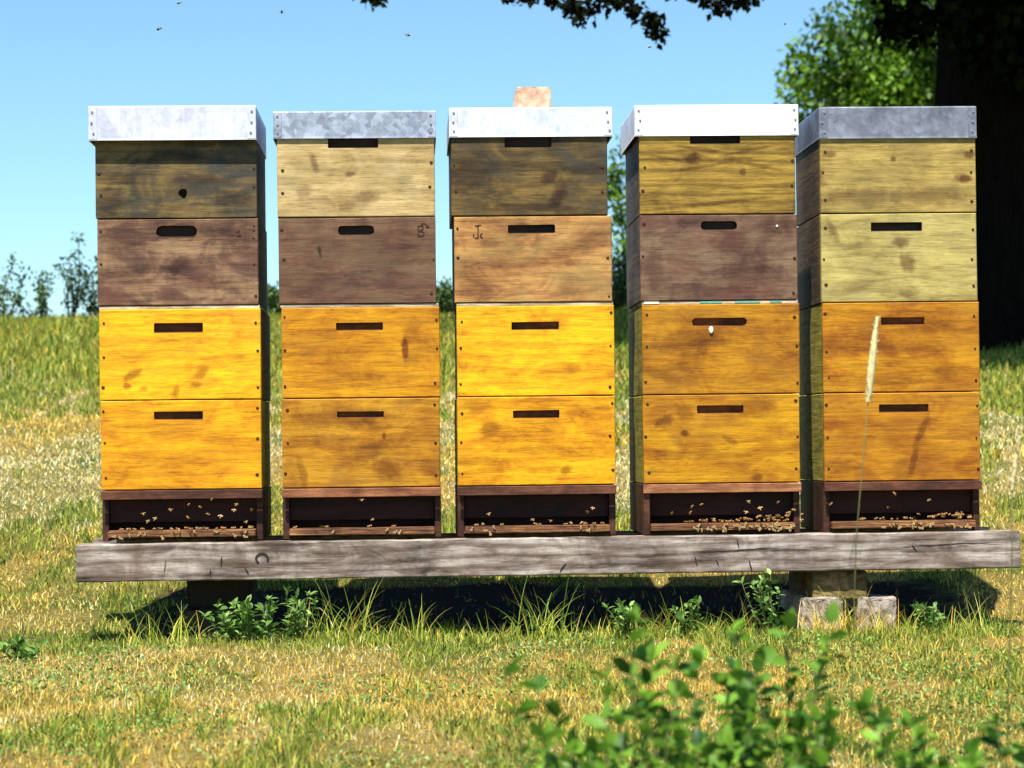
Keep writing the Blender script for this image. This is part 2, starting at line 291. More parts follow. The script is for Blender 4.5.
def zinc(name, a, b, dk, rough=0.5, metal=0.15, spangle=0.06):
    N = Nodes(name, rough, 0.4); N.b.inputs['Metallic'].default_value = metal
    v = N.coords((1, 1, 1)); n = N.noise(v, 9, 6, 0.7, 0.5); n2 = N.noise(v, 45, 5, 0.7)
    c = N.ramp(n, [(0.3, dk), (0.5, b), (0.7, a)])
    c = N.mix(0.45, c, N.ramp(n2, [(0.3, (0.6, 0.6, 0.62)), (0.6, (1, 1, 1))]), 'MULTIPLY')
    N.l(c, N.b.inputs['Base Color'])
    N.l(N.ramp(n, [(0.3, (rough+.15,)*3), (0.7, (rough-.1,)*3)]), N.b.inputs['Roughness'])
    vo = N.n('ShaderNodeTexVoronoi'); vo.inputs['Scale'].default_value = 55; N.l(v, vo.inputs['Vector'])
    sp_ = N.n('ShaderNodeSeparateColor'); N.l(vo.outputs['Color'], sp_.inputs[0])
    sv = N.ramp(sp_.outputs[0], [(0, (1-spangle,)*3), (1, (1+spangle*.4,)*3)])
    stv = N.noise(N.coords((9, 9, 1.2)), 4.0, 5, 0.7); st_ = N.ramp(stv, [(0.35, (0.72, 0.72, 0.76)), (0.55, (1, 1, 1))])
    c = N.mix(1.0, c, sv, 'MULTIPLY'); c = N.mix(0.5, c, st_, 'MULTIPLY'); N.l(c, N.b.inputs['Base Color'])
    nb_ = N.noise(v, 4.0, 2, 0.5)
    N.bump(nb_, 0.6, 0.012); return N.m
M['lid1'] = zinc('whitish_sheet_metal', (0.72, 0.74, 0.82), (0.62, 0.64, 0.74), (0.46, 0.47, 0.58), metal=0.0)
M['lid2'] = zinc('blue_grey_zinc', (0.52, 0.58, 0.70), (0.36, 0.41, 0.52), (0.20, 0.23, 0.33), metal=0.05, spangle=0.35)
M['lid3'] = zinc('bright_sheet_metal', (0.80, 0.82, 0.88), (0.68, 0.72, 0.80), (0.5, 0.54, 0.64), metal=0.0)
M['lid4'] = zinc('white_sheet_metal', (0.88, 0.88, 0.92), (0.84, 0.84, 0.90), (0.74, 0.74, 0.82), metal=0.0)
M['lid5'] = zinc('dull_blue_zinc', (0.30, 0.32, 0.40), (0.20, 0.215, 0.275), (0.10, 0.105, 0.145), metal=0.1, spangle=0.22)
def stone(name, a, b, dk, scale=30, bumpd=0.006):
    N = Nodes(name, 0.95, 0.1); v = N.coords((1, 1, 1)); n = N.noise(v, scale, 6, 0.7); n2 = N.noise(v, scale*0.2, 4)
    c = N.ramp(n, [(0.3, dk), (0.5, b), (0.7, a)])
    c = N.mix(0.5, c, N.ramp(n2, [(0.35, (0.6, 0.58, 0.5)), (0.6, (1, 1, 1))]), 'MULTIPLY')
    N.l(c, N.b.inputs['Base Color']); N.bump(n, 0.8, bumpd); return N.m
M['concrete'] = stone('pinkish_concrete', (0.58, 0.48, 0.42), (0.38, 0.31, 0.27), (0.12, 0.09, 0.07))
M['brick'] = stone('pale_orange_brick', (0.80, 0.58, 0.44), (0.66, 0.40, 0.28), (0.42, 0.24, 0.16), 40, 0.003)

M['stone_dark'] = stone('shade_darkened_stone', (0.10, 0.09, 0.05), (0.06, 0.055, 0.03), (0.03, 0.025, 0.015))  # concrete with the shade under the left beam end put into its colour
def leafmat(name, a, b, trans=0.25, rough=0.5, spec=0.3):
    N = Nodes(name, rough, spec)
    at_ = N.n('ShaderNodeAttribute', attribute_name='tint')
    c = N.mix(at_.outputs['Fac'], a, b)
    sp = N.n('ShaderNodeSeparateColor'); N.l(at_.outputs['Color'], sp.inputs[0])
    c = N.mix(sp.outputs[0], a, b)
    N.l(c, N.b.inputs['Base Color'])
    if trans:
        tr = N.n('ShaderNodeBsdfTranslucent'); N.l(c, tr.inputs[0]); mx = N.n('ShaderNodeMixShader'); mx.inputs[0].default_value = trans
        N.l(N.b.outputs[0], mx.inputs[1]); N.l(tr.outputs[0], mx.inputs[2])
        N.l(mx.outputs[0], N.t.nodes['Material Output'].inputs[0])
    return N.m
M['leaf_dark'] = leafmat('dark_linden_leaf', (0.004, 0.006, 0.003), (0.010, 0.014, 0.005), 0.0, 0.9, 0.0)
M['leaf_green'] = leafmat('bright_green_leaf', (0.016, 0.05, 0.006), (0.15, 0.29, 0.02), 0.25)
M['leaf_grey'] = leafmat('grey_green_leaf', (0.02, 0.05, 0.012), (0.11, 0.19, 0.05), 0.2)
M['leaf_shrub'] = leafmat('shrub_leaf', (0.014, 0.07, 0.007), (0.22, 0.42, 0.04), 0.4, 0.45, 0.3)
M['leaf_weed'] = leafmat('weed_leaf', (0.05, 0.13, 0.018), (0.24, 0.40, 0.09), 0.25)
M['stem'] = plain('green_brown_stem', (0.09, 0.10, 0.03), 0.7)
M['twig'] = plain('brown_twig', (0.05, 0.035, 0.02), 0.8)
M['straw'] = plain('dry_straw', (0.62, 0.52, 0.26), 0.8)
def grassmat(name):
    N = Nodes(name, 0.6, 0.2)
    a = N.n('ShaderNodeAttribute', attribute_name='tint'); N.l(a.outputs['Color'], N.b.inputs['Base Color'])
    tr = N.n('ShaderNodeBsdfTranslucent'); N.l(a.outputs['Color'], tr.inputs[0]); mx = N.n('ShaderNodeMixShader'); mx.inputs[0].default_value = 0.3
    N.l(N.b.outputs[0], mx.inputs[1]); N.l(tr.outputs[0], mx.inputs[2]); N.l(mx.outputs[0], N.t.nodes['Material Output'].inputs[0])
    return N.m
M['grass'] = grassmat('grass_blade')
# bark
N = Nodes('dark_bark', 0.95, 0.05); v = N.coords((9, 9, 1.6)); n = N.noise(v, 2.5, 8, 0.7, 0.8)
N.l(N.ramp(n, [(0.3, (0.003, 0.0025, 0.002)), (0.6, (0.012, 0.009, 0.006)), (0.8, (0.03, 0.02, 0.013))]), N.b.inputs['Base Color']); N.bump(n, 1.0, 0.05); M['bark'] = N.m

# ---------------------------------------------------------------- terrain
def smooth(a, b, x):
    t = np.clip((x-a)/(b-a), 0, 1); return t*t*(3-2*t)
def vnoise(x, y, s, seed=0):
    """cheap smooth value noise, arrays in, 0..1 out"""
    x = np.asarray(x, float)*s; y = np.asarray(y, float)*s
    xi = np.floor(x).astype(np.int64); yi = np.floor(y).astype(np.int64); fx = x-xi; fy = y-yi
    def h(i, j):
        k = (i*374761393 + j*668265263 + seed*1442695041) & 0xFFFFFFFF
        k = ((k ^ (k >> 13))*1274126177) & 0xFFFFFFFF
        return ((k ^ (k >> 16)) & 0xFFFF)/65535.0
    fx = fx*fx*(3-2*fx); fy = fy*fy*(3-2*fy)
    return (h(xi, yi)*(1-fx)+h(xi+1, yi)*fx)*(1-fy) + (h(xi, yi+1)*(1-fx)+h(xi+1, yi+1)*fx)*fy
def ground_z(x, y):
    x = np.asarray(x, float); y = np.asarray(y, float)
    z = 0.108*np.where(y > 0, y, 0)
    crest = 18.0
    over = np.clip(y-crest+3, 0, None)
    z = z - 0.108*np.where(over < 6, over*over/12.0, over-3.0) - 0.01*np.clip(y-21, 0, 60)
    z = np.where(y < 0, -0.02*np.clip(-y, 0, 20)*smooth(0, 1.5, -y), z)
    z = z + (vnoise(x, y, 0.9, 3)-0.5)*0.05*smooth(0.6, 3, np.abs(y-0.2)) + (vnoise(x, y, 3.1, 5)-0.5)*0.025
    return z
def gz(x, y): return float(ground_z(np.array([x]), np.array([y]))[0])

def axis_pts(lo, hi, fine_lo, fine_hi, step, growth=1.25):
    p = list(np.arange(fine_lo, fine_hi+1e-6, step)); s = step
    a = fine_lo; L = []
    while a > lo: s *= growth; a -= s; L.append(a)
    s = step; b = fine_hi; H_ = []
    while b < hi: s *= growth; b += s; H_.append(b)
    return np.array(L[::-1]+p+H_)
gx = axis_pts(-1500, 1500, -6, 8, 0.1); gy = axis_pts(-300, 2500, -8, 22, 0.1)
GX, GY = np.meshgrid(gx, gy); GZ = ground_z(GX, GY)
V = np.stack([GX.ravel(), GY.ravel(), GZ.ravel()], 1)
nx, ny = len(gx), len(gy); idx = np.arange(nx*ny).reshape(ny, nx)
F = np.stack([idx[:-1, :-1].ravel(), idx[:-1, 1:].ravel(), idx[1:, 1:].ravel(), idx[1:, :-1].ravel()], 1)
N = Nodes('meadow_soil_painted_shade', 0.95, 0.05); v = N.coords((1, 1, 1), rand=False)
n1 = N.noise(v, 1.1, 5, 0.6); n2 = N.noise(v, 45, 5, 0.75); n3 = N.noise(v, 0.25, 3)
soil = N.ramp(n2, [(0.3, (0.10, 0.07, 0.025)), (0.5, (0.26, 0.19, 0.06)), (0.7, (0.42, 0.32, 0.12))])
grn = N.ramp(n2, [(0.3, (0.025, 0.04, 0.008)), (0.6, (0.10, 0.14, 0.025)), (0.75, (0.2, 0.22, 0.06))])
base_ = N.mix(N.ramp(n1, [(0.42, (0, 0, 0)), (0.6, (1, 1, 1))]), soil, grn)
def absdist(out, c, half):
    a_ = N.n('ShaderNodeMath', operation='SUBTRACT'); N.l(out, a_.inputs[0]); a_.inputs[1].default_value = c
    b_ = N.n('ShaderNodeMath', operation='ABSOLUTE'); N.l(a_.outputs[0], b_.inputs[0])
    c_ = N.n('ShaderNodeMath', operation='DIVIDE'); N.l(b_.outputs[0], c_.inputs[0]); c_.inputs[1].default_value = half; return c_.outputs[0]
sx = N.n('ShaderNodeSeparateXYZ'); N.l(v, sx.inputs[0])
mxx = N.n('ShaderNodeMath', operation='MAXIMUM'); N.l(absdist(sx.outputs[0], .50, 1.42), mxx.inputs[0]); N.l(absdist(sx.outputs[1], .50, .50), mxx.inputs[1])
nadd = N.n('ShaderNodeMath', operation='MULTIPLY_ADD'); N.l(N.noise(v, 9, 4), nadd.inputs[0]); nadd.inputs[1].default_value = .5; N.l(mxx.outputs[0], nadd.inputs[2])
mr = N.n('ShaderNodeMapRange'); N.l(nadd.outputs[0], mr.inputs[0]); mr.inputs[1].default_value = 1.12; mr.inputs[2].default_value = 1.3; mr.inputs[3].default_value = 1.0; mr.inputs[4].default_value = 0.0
N.l(N.mix(mr.outputs[0], base_, (0.022, 0.015, 0.009)), N.b.inputs['Base Color']); N.bump(n2, 1.0, 0.03)  # near-black under the stand: its shade painted into the soil colour
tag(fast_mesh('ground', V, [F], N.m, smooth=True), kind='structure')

# ---------------------------------------------------------------- hive stand
B0, B1 = 0.195, 0.3125
def beam(y0, y1, label):
    t = empty('wooden_beam', (0.436, (y0+y1)/2, B0))
    tag(t, label, 'beam', 'beams carrying the hives')
    o = box_mesh('timber', -1.483, 1.483, -(y1-y0)/2, (y1-y0)/2, 0.0, B1-B0, M['beam'], t, bev=0.004, cuts=60, wob=0.0012)
    return t
fb = beam(-0.045, 0.06, 'long weathered grey timber beam running in front under all five hives')
beam(0.38, 0.47, 'rear grey timber beam in the shade under the backs of the hives')
fb.rotation_euler = (0, R(-0.10), 0)
def polyline_strip(pts, wdt, y, mat, name, parent, thick=0.0012):
    """flat strokes in the xz plane facing -y"""
    V_, F_ = [], []
    for i in range(len(pts)-1):
        a = Vector((pts[i][0], 0, pts[i][1])); b = Vector((pts[i+1][0], 0, pts[i+1][1])); d = (b-a)
        if d.length < 1e-6: continue
        n_ = Vector((-d.z, 0, d.x)).normalized()*wdt/2; k = len(V_)
        for q in (a-n_, a+n_, b+n_, b-n_):
            V_.append((q.x, y, q.z)); V_.append((q.x, y+thick, q.z))
        F_ += [(k, k+2, k+4, k+6), (k, k+6, k+7, k+1), (k+2, k+3, k+5, k+4), (k, k+1, k+3, k+2), (k+4, k+5, k+7, k+6)]
    return link_mesh(name, V_, F_, mat, parent)
def on_beam(px, py):
    p = at(px, py, -0.045); return (p.x-0.436, p.z-B0)
yb = -0.0525-0.0016
def crack_strip(q1, wd_):
    V_, F_ = [], []; m_ = len(q1)
    for k_, (x_, z_) in enumerate(q1):
        a_ = Vector(q1[max(0, k_-1)]); b_ = Vector(q1[min(m_-1, k_+1)]); d_ = (b_-a_).normalized(); n_ = Vector((-d_.y, d_.x))*wd_/2*max(.12, math.sin(math.pi*(k_+.4)/(m_-.2)))*random.uniform(.6, 1.2)
        V_ += [(x_-n_.x, yb, z_-n_.y), (x_+n_.x, yb, z_+n_.y)]
        if k_: F_.append((2*k_-2, 2*k_-1, 2*k_+1, 2*k_))
    return link_mesh('crack', V_, F_, M['crack'], fb)
for pts in ([(164, 573), (165, 566), (166, 559)], [(221, 566), (222, 556)], [(211, 577), (210, 568)], [(245, 568), (249, 573)], [(737, 540), (739, 548)],
            [(695, 556), (697, 565)], [(716, 560), (719, 567)], [(749, 560), (752, 573)], [(912, 546), (917, 553)], [(700, 553), (760, 549), (800, 548)],
            [(880, 549), (930, 546), (965, 544), (1014, 543)], [(560, 572), (566, 563)]):
    q0 = [on_beam(*q) for q in pts]; q1 = []
    for a_, b_ in zip(q0[:-1], q0[1:]):
        nn_ = max(3, int(math.hypot(b_[0]-a_[0], b_[1]-a_[1])/.02))
        for k_ in range(nn_): f_ = k_/nn_; q1.append((a_[0]+(b_[0]-a_[0])*f_+random.uniform(-.0012, .0012), a_[1]+(b_[1]-a_[1])*f_+random.uniform(-.0012, .0012)))
    q1.append(q0[-1]); nn_ = len(q1)
    crack_strip(q1, 0.0058 if len(pts) < 3 else 0.0034)
polyline_strip([on_beam(262+6*math.cos(a), 558-5*math.sin(a)) for a in np.linspace(-0.5, 4.1, 14)], 0.006, yb, M['crack'], 'knot_ring', fb)

def rough_block(name, loc, dims, mat, label, cat, group=None, bev=0.010, wob=0.002, rz=0.0):
    t = box_mesh(name, -dims[0]/2, dims[0]/2, -dims[1]/2, dims[1]/2, 0, dims[2], mat, None, bev=bev, cuts=7, wob=wob, seg=2)
    me = t.data
    if mat.name.endswith(('concrete', 'stone')):
        from mathutils import noise as mn
        for v_ in me.vertices: v_.co += mn.noise_vector(v_.co*18+Vector(loc)*7)*.008+mn.noise_vector(v_.co*55)*.005
    for v_ in me.vertices: v_.co.z += dims[2]/2
    t.location = loc; t.rotation_euler = (0, 0, rz)
    return tag(t, label, cat, group)
g2 = 'wooden blocks between stones and beams'
rough_block('wooden_block', (1.348, 0.235, 0.105), (0.172, 0.50, 0.088), M['block_wood'], 'mossy brown wooden block on two pale stones under the right end of the beam', 'block', g2, 0.005, 0.002)
rough_block('wooden_block', (-0.62, 0.32, 0.095), (0.20, 0.34, 0.098), M['crack'], 'dark wooden block in shade behind the weeds, under the left end of the beam', 'block', g2, 0.005, 0.002)  # near-black material paints in the shade under the beam
g3 = 'stones supporting the hive stand'
rough_block('support_stone', (1.287, 0.05, -0.08), (0.128, 0.17, 0.190), M['concrete'], 'pale pinkish concrete stone, left of the pair under the right wooden block', 'stone', g3, rz=0.03)
rough_block('support_stone', (1.466, 0.05, -0.08), (0.118, 0.16, 0.189), M['concrete'], 'pale pinkish concrete stone, right of the pair under the right wooden block', 'stone', g3, rz=-0.05)
rough_block('support_stone', (1.36, 0.40, -0.06), (0.26, 0.14, 0.168), M['concrete'], 'grey concrete stone hidden at the rear under the right wooden block', 'stone', g3)
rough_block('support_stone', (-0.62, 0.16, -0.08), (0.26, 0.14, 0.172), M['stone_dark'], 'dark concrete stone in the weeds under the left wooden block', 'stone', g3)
rough_block('support_stone', (-0.62, 0.38, -0.06), (0.28, 0.14, 0.152), M['concrete'], 'grey concrete stone hidden at the rear under the left wooden block', 'stone', g3)

# ---------------------------------------------------------------- hives
def board_with_slot(name, wd, h, th, slot, mat, parent):
    """front board, outer face at y=0, from x=-wd/2..wd/2, z=0..h; slot=(cx,cz,w,h,round)"""
    e = 0.0024
    cx, cz, sw, sh, rd = slot
    # outline of the hole, counter-clockwise seen from -y, starting at the right mid point
    r_ = min(sh/2, sw/2)*rd; pts = []
    def arc(ax, az, a0, a1, n=5):
        return [(ax+r_*math.cos(a0+(a1-a0)*k/n), az+r_*math.sin(a0+(a1-a0)*k/n)) for k in range(n+1)]
    x1, x0, z1, z0 = cx+sw/2, cx-sw/2, cz+sh/2, cz-sh/2
    up = [(x1, cz)]+arc(x1-r_, z1-r_, 0, math.pi/2)+arc(x0+r_, z1-r_, math.pi/2, math.pi)+[(x0, cz)]
    dn = [(x0, cz)]+arc(x0+r_, z0+r_, math.pi, 1.5*math.pi)+arc(x1-r_, z0+r_, 1.5*math.pi, 2*math.pi)+[(x1, cz)]
    def clean(L):
        o_ = [L[0]]
        for q in L[1:]:
            if abs(q[0]-o_[-1][0])+abs(q[1]-o_[-1][1]) > 1e-5: o_.append(q)
        return o_
    up, dn = clean(up), clean(dn)
    wob = lambda q: (q[0]+random.uniform(-.0007, .0007), q[1]+random.uniform(-.0007, .0007))
    up = [up[0]]+[wob(q) for q in up[1:-1]]+[up[-1]]; dn = [dn[0]]+[wob(q) for q in dn[1:-1]]+[dn[-1]]
    bm = bmesh.new(); X = wd/2
    mk = lambda q, y=0.0: bm.verts.new((q[0]+random.uniform(-.0009, .0009)*(abs(q[0]) > X-.01), y, q[1]))
    # front face inset by the chamfer
    tl, tr, bl, br = mk((-X+e, h-e)), mk((X-e, h-e)), mk((-X+e, e)), mk((X-e, e))
    lm, rm = mk((-X+e, cz)), mk((X-e, cz))
    U = [mk(q) for q in up]; D = [U[-1]]+[mk(q) for q in dn[1:-1]]+[U[0]]
    bm.faces.new([rm, tr, tl, lm]+U[::-1])
    bm.faces.new([lm, bl, br, rm]+D[::-1])
    # chamfer and sides
    o_ = [mk((-X, 0), e), mk((X, 0), e), mk((X, h), e), mk((-X, h), e)]
    b_ = [mk((-X, 0), th), mk((X, 0), th), mk((X, h), th), mk((-X, h), th)]
    bm.faces.new([bl, o_[0], o_[1], br]); bm.faces.new([br, o_[1], o_[2], tr, rm]); bm.faces.new([tr, o_[2], o_[3], tl]); bm.faces.new([tl, o_[3], o_[0], bl, lm])
    for i in range(4): bm.faces.new([o_[i], b_[i], b_[(i+1) % 4], o_[(i+1) % 4]])
    bm.faces.new(b_[::-1])
    bmesh.ops.recalc_face_normals(bm, faces=bm.faces[:])
    me = bpy.data.meshes.new(name); bm.to_mesh(me); bm.free(); me.materials.append(mat)
    ob = bpy.data.objects.new(name, me); COL.objects.link(ob); ob.parent = parent
    # pocket cut into the board
    ring = up+dn[1:-1]; n = len(ring); dp = th*0.72
    V_ = [(q[0], 0.0004, q[1]) for q in ring]+[(cx+(q[0]-cx)*0.94, dp, cz+(q[1]-cz)*0.8+sh*0.06) for q in ring]
    F_ = [(i, (i+1) % n, n+(i+1) % n, n+i) for i in range(n)]+[tuple(range(n, 2*n))]
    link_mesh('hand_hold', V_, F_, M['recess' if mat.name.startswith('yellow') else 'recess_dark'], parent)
    return ob
def disc(name, x, z, r, y, mat, parent, depth=0.002, ry=1.0):
    n = 10; V_ = []; F_ = []
    for (rr, yy) in ((r, y+0.0005), (r*0.75, y-depth)):
        for k in range(n):
            a = 2*math.pi*k/n; V_.append((x+rr*math.cos(a), yy, z+rr*math.sin(a)*ry))
    F_ = [(i, (i+1) % n, n+(i+1) % n, n+i) for i in range(n)]+[tuple(range(n, 2*n))]
    return link_mesh(name, V_, F_, mat, parent)
DEP = 0.50; TH = 0.024
nail_proto = None
def nail(x, z, parent, y=0.0, r=0.0042):
    global nail_proto
    if nail_proto is None:
        nail_proto = disc('nail', 0, 0, 0.0042, 0, M['nail'], parent); o = nail_proto
    else:
        o = nail_proto.copy(); COL.objects.link(o); o.parent = parent
    o.location = (x, y, z); s = r/0.0042; o.scale = (s*random.uniform(.9, 1.3), 1, s)
    return o
def hive_box(xl, xr, z0, z1, slot, mf, ms, label, group, nails, dy=0.0, rz=0.0, nudge=0.0):
    wd = xr-xl; h = z1-z0
    t = empty('hive_box', ((xl+xr)/2, dy, z0), rz); tag(t, label, 'hive box', group)
    if slot:
        s = (slot[0]-(xl+xr)/2, slot[1]-z0, slot[2], slot[3], slot[4])
        board_with_slot('front_board', wd, h, TH, s, M[mf], t)
    else:
        box_mesh('front_board', -wd/2, wd/2, 0, TH, 0, h, M[mf], t)
    for sgn in (-1, 1):
        a, b = sorted((sgn*wd/2, sgn*(wd/2-TH)))
        box_mesh('side_board', a, b, TH+.0005, DEP-TH-.0005, 0, h, M[ms], t)
    box_mesh('back_board', -wd/2, wd/2, DEP-TH, DEP, 0, h, M[ms], t)
    for sgn, zf in nails:
        nail(sgn*(wd/2-0.0125)+random.uniform(-.005, .005), h*zf+random.uniform(-.012, .012), t, r=random.uniform(.0034, .0054))
    return t

NL = [(-1, .14), (-1, .5), (-1, .86), (1, .13), (1, .52), (1, .88)]
HN = ['leftmost hive', 'second hive', 'middle hive', 'fourth hive', 'rightmost hive']
def slot_px(x0, x1, y0, y1, rd):
    a = at(x0, y1, 0); b = at(x1, y0, 0)
    return ((a.x+b.x)/2, (a.z+b.z)/2, b.x-a.x, b.z-a.z, rd)
hives = [
 dict(D=(-.972, -.471), C=(-.975, -.470), B=(-.979, -.476), A=(-.983, -.478), lid=(-1.0, -.477), lidz=(1.572, 1.680), over=.030,
      sD=(154, 203, 411, 420, .15), sC=(154, 203, 322.5, 333, .15), sB=(156, 197, 225.5, 238, 1.0), sA=None,
      lA='dark olive wood with a round black hole', lB='worn brown wood with oval hand hold', lC='bright yellow with a few knots', lD='deep yellow without knots, just above the bees',
      sides=('side_olive', 'side_brown', 'side_brown', 'side_grey'), exc='excluder', lidlab='whitish sheet metal lid with a deep overhang on the leftmost hive'),
 dict(D=(-.406, .090), C=(-.404, .093), B=(-.412, .083), A=(-.414, .082), lid=(-.425, .087), lidz=(1.577, 1.663), over=.007,
      sD=(337, 384, 411, 418, .3), sC=(336, 383, 322.5, 330.5, .2), sB=(338, 374, 225.5, 235.5, .8), sA=(328, 378, 138, 148, .15),
      lA='pale straw coloured bare wood', lB='plain brown wood with a small stamp at upper right', lC='amber yellow with a curl shaped scar at right', lD='brownish yellow with dark stains around the slot',
      sides=('side_olive', 'side_olive', 'side_brown', 'side_grey'), exc='excluder_grey', lidlab='blue grey mottled zinc lid on the second hive from the left'),
 dict(D=(.145, .643), C=(.147, .645), B=(.142, .640), A=(.134, .629), lid=(.129, .646), lidz=(1.578, 1.671), over=.007,
      sD=(513, 559.5, 410, 418.5, .2), sC=(511.5, 559, 321.5, 330, .2), sB=(508, 555, 224.5, 233.5, .4), sA=(504.5, 551.5, 136.5, 147.5, .15),
      lA='dark olive wood with grey streaks', lB='orange brown wood with a stamp at upper left', lC='sunny yellow, the brightest of its hive', lD='orange yellow with nails along both edges',
      sides=('side_olive', 'side_olive', 'side_brown', 'side_grey'), exc='excluder_grey', lidlab='bright bluish white metal lid with a brick standing on it'),
 dict(D=(.732, 1.230), C=(.733, 1.233), B=(.730, 1.230), A=(.731, 1.227), lid=(.717, 1.238), lidz=(1.578, 1.676), over=.006,
      sD=(697, 743.5, 405, 414, .3), sC=(692, 747, 317.5, 326.5, .9), sB=(701, 737, 221, 230, .8), sA=(690, 740, 133.5, 144, .2),
      lA='olive yellow wood, swirling grain', lB='reddish brown wood with patchy grain', lC='ochre with a worn oval slot and a white drip', lD='golden yellow above the densest crowd of bees',
      sides=('side_olive', 'side_olive', 'side_grey', 'side_grey'), exc='excluder', lidlab='plain white metal lid on the fourth hive from the left'),
 dict(D=(1.307, 1.806), C=(1.308, 1.808), B=(1.306, 1.804), A=(1.307, 1.805), lid=(1.304, 1.808), lidz=(1.566, 1.667), over=.006,
      sD=(879, 928.5, 404, 412.5, .15), sC=(881, 924.5, 317, 325.5, .15), sB=(871, 922, 222, 231.5, .15), sA=None,
      lA='pale olive wood without any hand hold', lB='pale greenish wood with a slot', lC='tan yellow behind the pale seed head', lD='rusty yellow with faint slanting mark',
      sides=('side_olive', 'side_olive', 'side_brown', 'side_brown'), exc=None, lidlab='dull blue grey zinc lid on the rightmost hive'),
]
Z = dict(D0=.4775, D1=.7560, C0=.7590, C1=1.0430, B0=1.0555, B1=1.3265, A0=1.3295, A1=1.615)
pos = {'D': 'lowest box', 'C': 'second box up', 'B': 'third box up', 'A': 'top box'}
for i, h in enumerate(hives):
    k = i+1; G = 'boxes of the %s' % HN[i]
    fx = empty('hive_floor', ((h['D'][0]+h['D'][1])/2, 0, B1+0.003)); wdt = h['D'][1]-h['D'][0]+0.002; X = wdt/2; fh = Z['D0']-.002-(B1+.003)
    tag(fx, ['dark red brown hive floor with many bees under the leftmost hive', 'red brown hive floor with few bees under the second hive from the left', 'dark hive floor with a row of bees under the middle hive',
             'orange brown hive floor thick with bees under the fourth hive from the left', 'dark hive floor with bees heaped at the right under the rightmost hive'][i], 'hive floor', 'floors of the hives')
    fm = M['floor_pale'] if i in (3,) else M['floor']
    for sgn in (-1, 1):
        a, b = sorted((sgn*X, sgn*(X-.02)))
        box_mesh('side_rail', a, b, 0.004 if (i == 3 and sgn < 0) else .03, DEP, 0, fh, M['floor'] if (i == 3 and sgn < 0) else M['rail_dark'], fx, bev=.002)
    box_mesh('front_rail', -X+.0205 if False else -X-.001, X+.001, -0.005, 0.0015, fh-.029, fh-.001, M['floor_pale'] if i in (1, 3) else M['floor'], fx, bev=.0015)
    box_mesh('landing_board', -X+.021, X-.021, -0.012, DEP-.03, .012, .034, M['landing'], fx, bev=.003, cuts=8, wob=.0008)
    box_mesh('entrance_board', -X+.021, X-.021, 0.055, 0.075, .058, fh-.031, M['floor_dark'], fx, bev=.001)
    box_mesh('light_stop_board', -X+.021, X-.021, 0.12, 0.135, .0345, fh-.003, M['floor_dark'], fx, bev=.001)  # board added behind the slit to stop light leaking through
    box_mesh('back_rail', -X+.021, X-.021, DEP-.028, DEP-.002, 0.036, fh-.002, M['floor'], fx)
    # boxes, bottom to top
    for key in 'DCBA':
        z0, z1 = Z[key+'0'], Z[key+'1']
        if key == 'C' and h['exc'] is None: pass
        if key == 'B' and h['exc'] is None: z0 = Z['C1']+.003
        s = h['s'+key]; sl_ = slot_px(*s) if s else None
        mf = {'D': 'y%dd', 'C': 'y%dc', 'B': 'b%d', 'A': 'a%d'}[key] % k
        nl = NL if key in 'DC' else ([(-1, .3), (-1, .62), (1, .35), (1, .66)] if key == 'A' else [(-1, .5), (1, .5), (1, .08), (-1, .9)])
        if i == 4: nl = [(-1, .18), (-1, .5), (-1, .85), (1, .16), (1, .5), (1, .84)]
        if key == 'A': nl = [(a, b*0.85) for a, b in nl]
        t = hive_box(h[key][0], h[key][1], z0, z1, sl_, mf, h['sides']['DCBA'.index(key)],
                     '%s, %s, %s' % (h['l'+key], pos[key], HN[i]), G, nl, dy=0.0 if key != 'B' else 0.001, rz=random.uniform(-.0035, .0035))
        h['o'+key] = t
    if h['exc']:
        e = box_mesh('queen_excluder', h['B'][0]+.004, h['C'][1]-.003, 0.004, DEP-.004, Z['C1']+.0006, Z['B0']-.0022, M[h['exc']], None, bev=.001, cuts=12, wob=.0005)
        tag(e, ['cream strip with a bright edge between yellow and brown boxes of the leftmost hive', 'greyish strip between amber and brown boxes of the second hive from the left',
                'greyish strip between sunny yellow and orange brown boxes of the middle hive', 'white and teal chipped strip between boxes of the fourth hive from the left'][i], 'strip', 'thin excluder strips between boxes')
        if i == 3:
            for a in ((700, 722), (735, 760), (770, 782)):
                p0, p1 = at(a[0], 301.5, 0), at(a[1], 301.5, 0); c = e.location
                box_mesh('paint_flake', p0.x-c.x, p1.x-c.x, -DEP/2+.0015, -DEP/2+.0035, -.003, .003, M['teal'], e, bev=.0006)
            p0, p1 = at(644, 300, 0), at(659, 300, 0); c = e.location
            box_mesh('paint_flake', p0.x-c.x, p1.x-c.x, -DEP/2-.0005, -DEP/2+.0035, -.0035, .0035, M['white_blob'], e, bev=.0006)
    # lid
    xl, xr = h['lid']; zb, zt = h['lidz']; y0, y1 = -h['over'], DEP+.02; cx = (xl+xr)/2
    L = empty('hive_cover', (cx, 0, zb)); tag(L, h['lidlab'], 'hive cover', 'metal covers of the hives')
    bm = bmesh.new(); wv = (xr-xl)/2; hh = zt-zb; t_ = .0035; bb = .004
    def ring(x, ya, yb_, z): return [bm.verts.new(q) for q in ((-x, ya, z), (x, ya, z), (x, yb_, z), (-x, yb_, z))]
    rings = [ring(wv-t_, y0+t_, y1-t_, hh-.012), ring(wv-t_, y0+t_, y1-t_, 0), ring(wv+.0008, y0-.0008, y1, -.0005), ring(wv, y0, y1, .006), ring(wv, y0, y1, hh-bb), ring(wv-bb*.3, y0+bb*.3, y1-bb*.3, hh-bb*.3), ring(wv-bb, y0+bb, y1-bb, hh)]
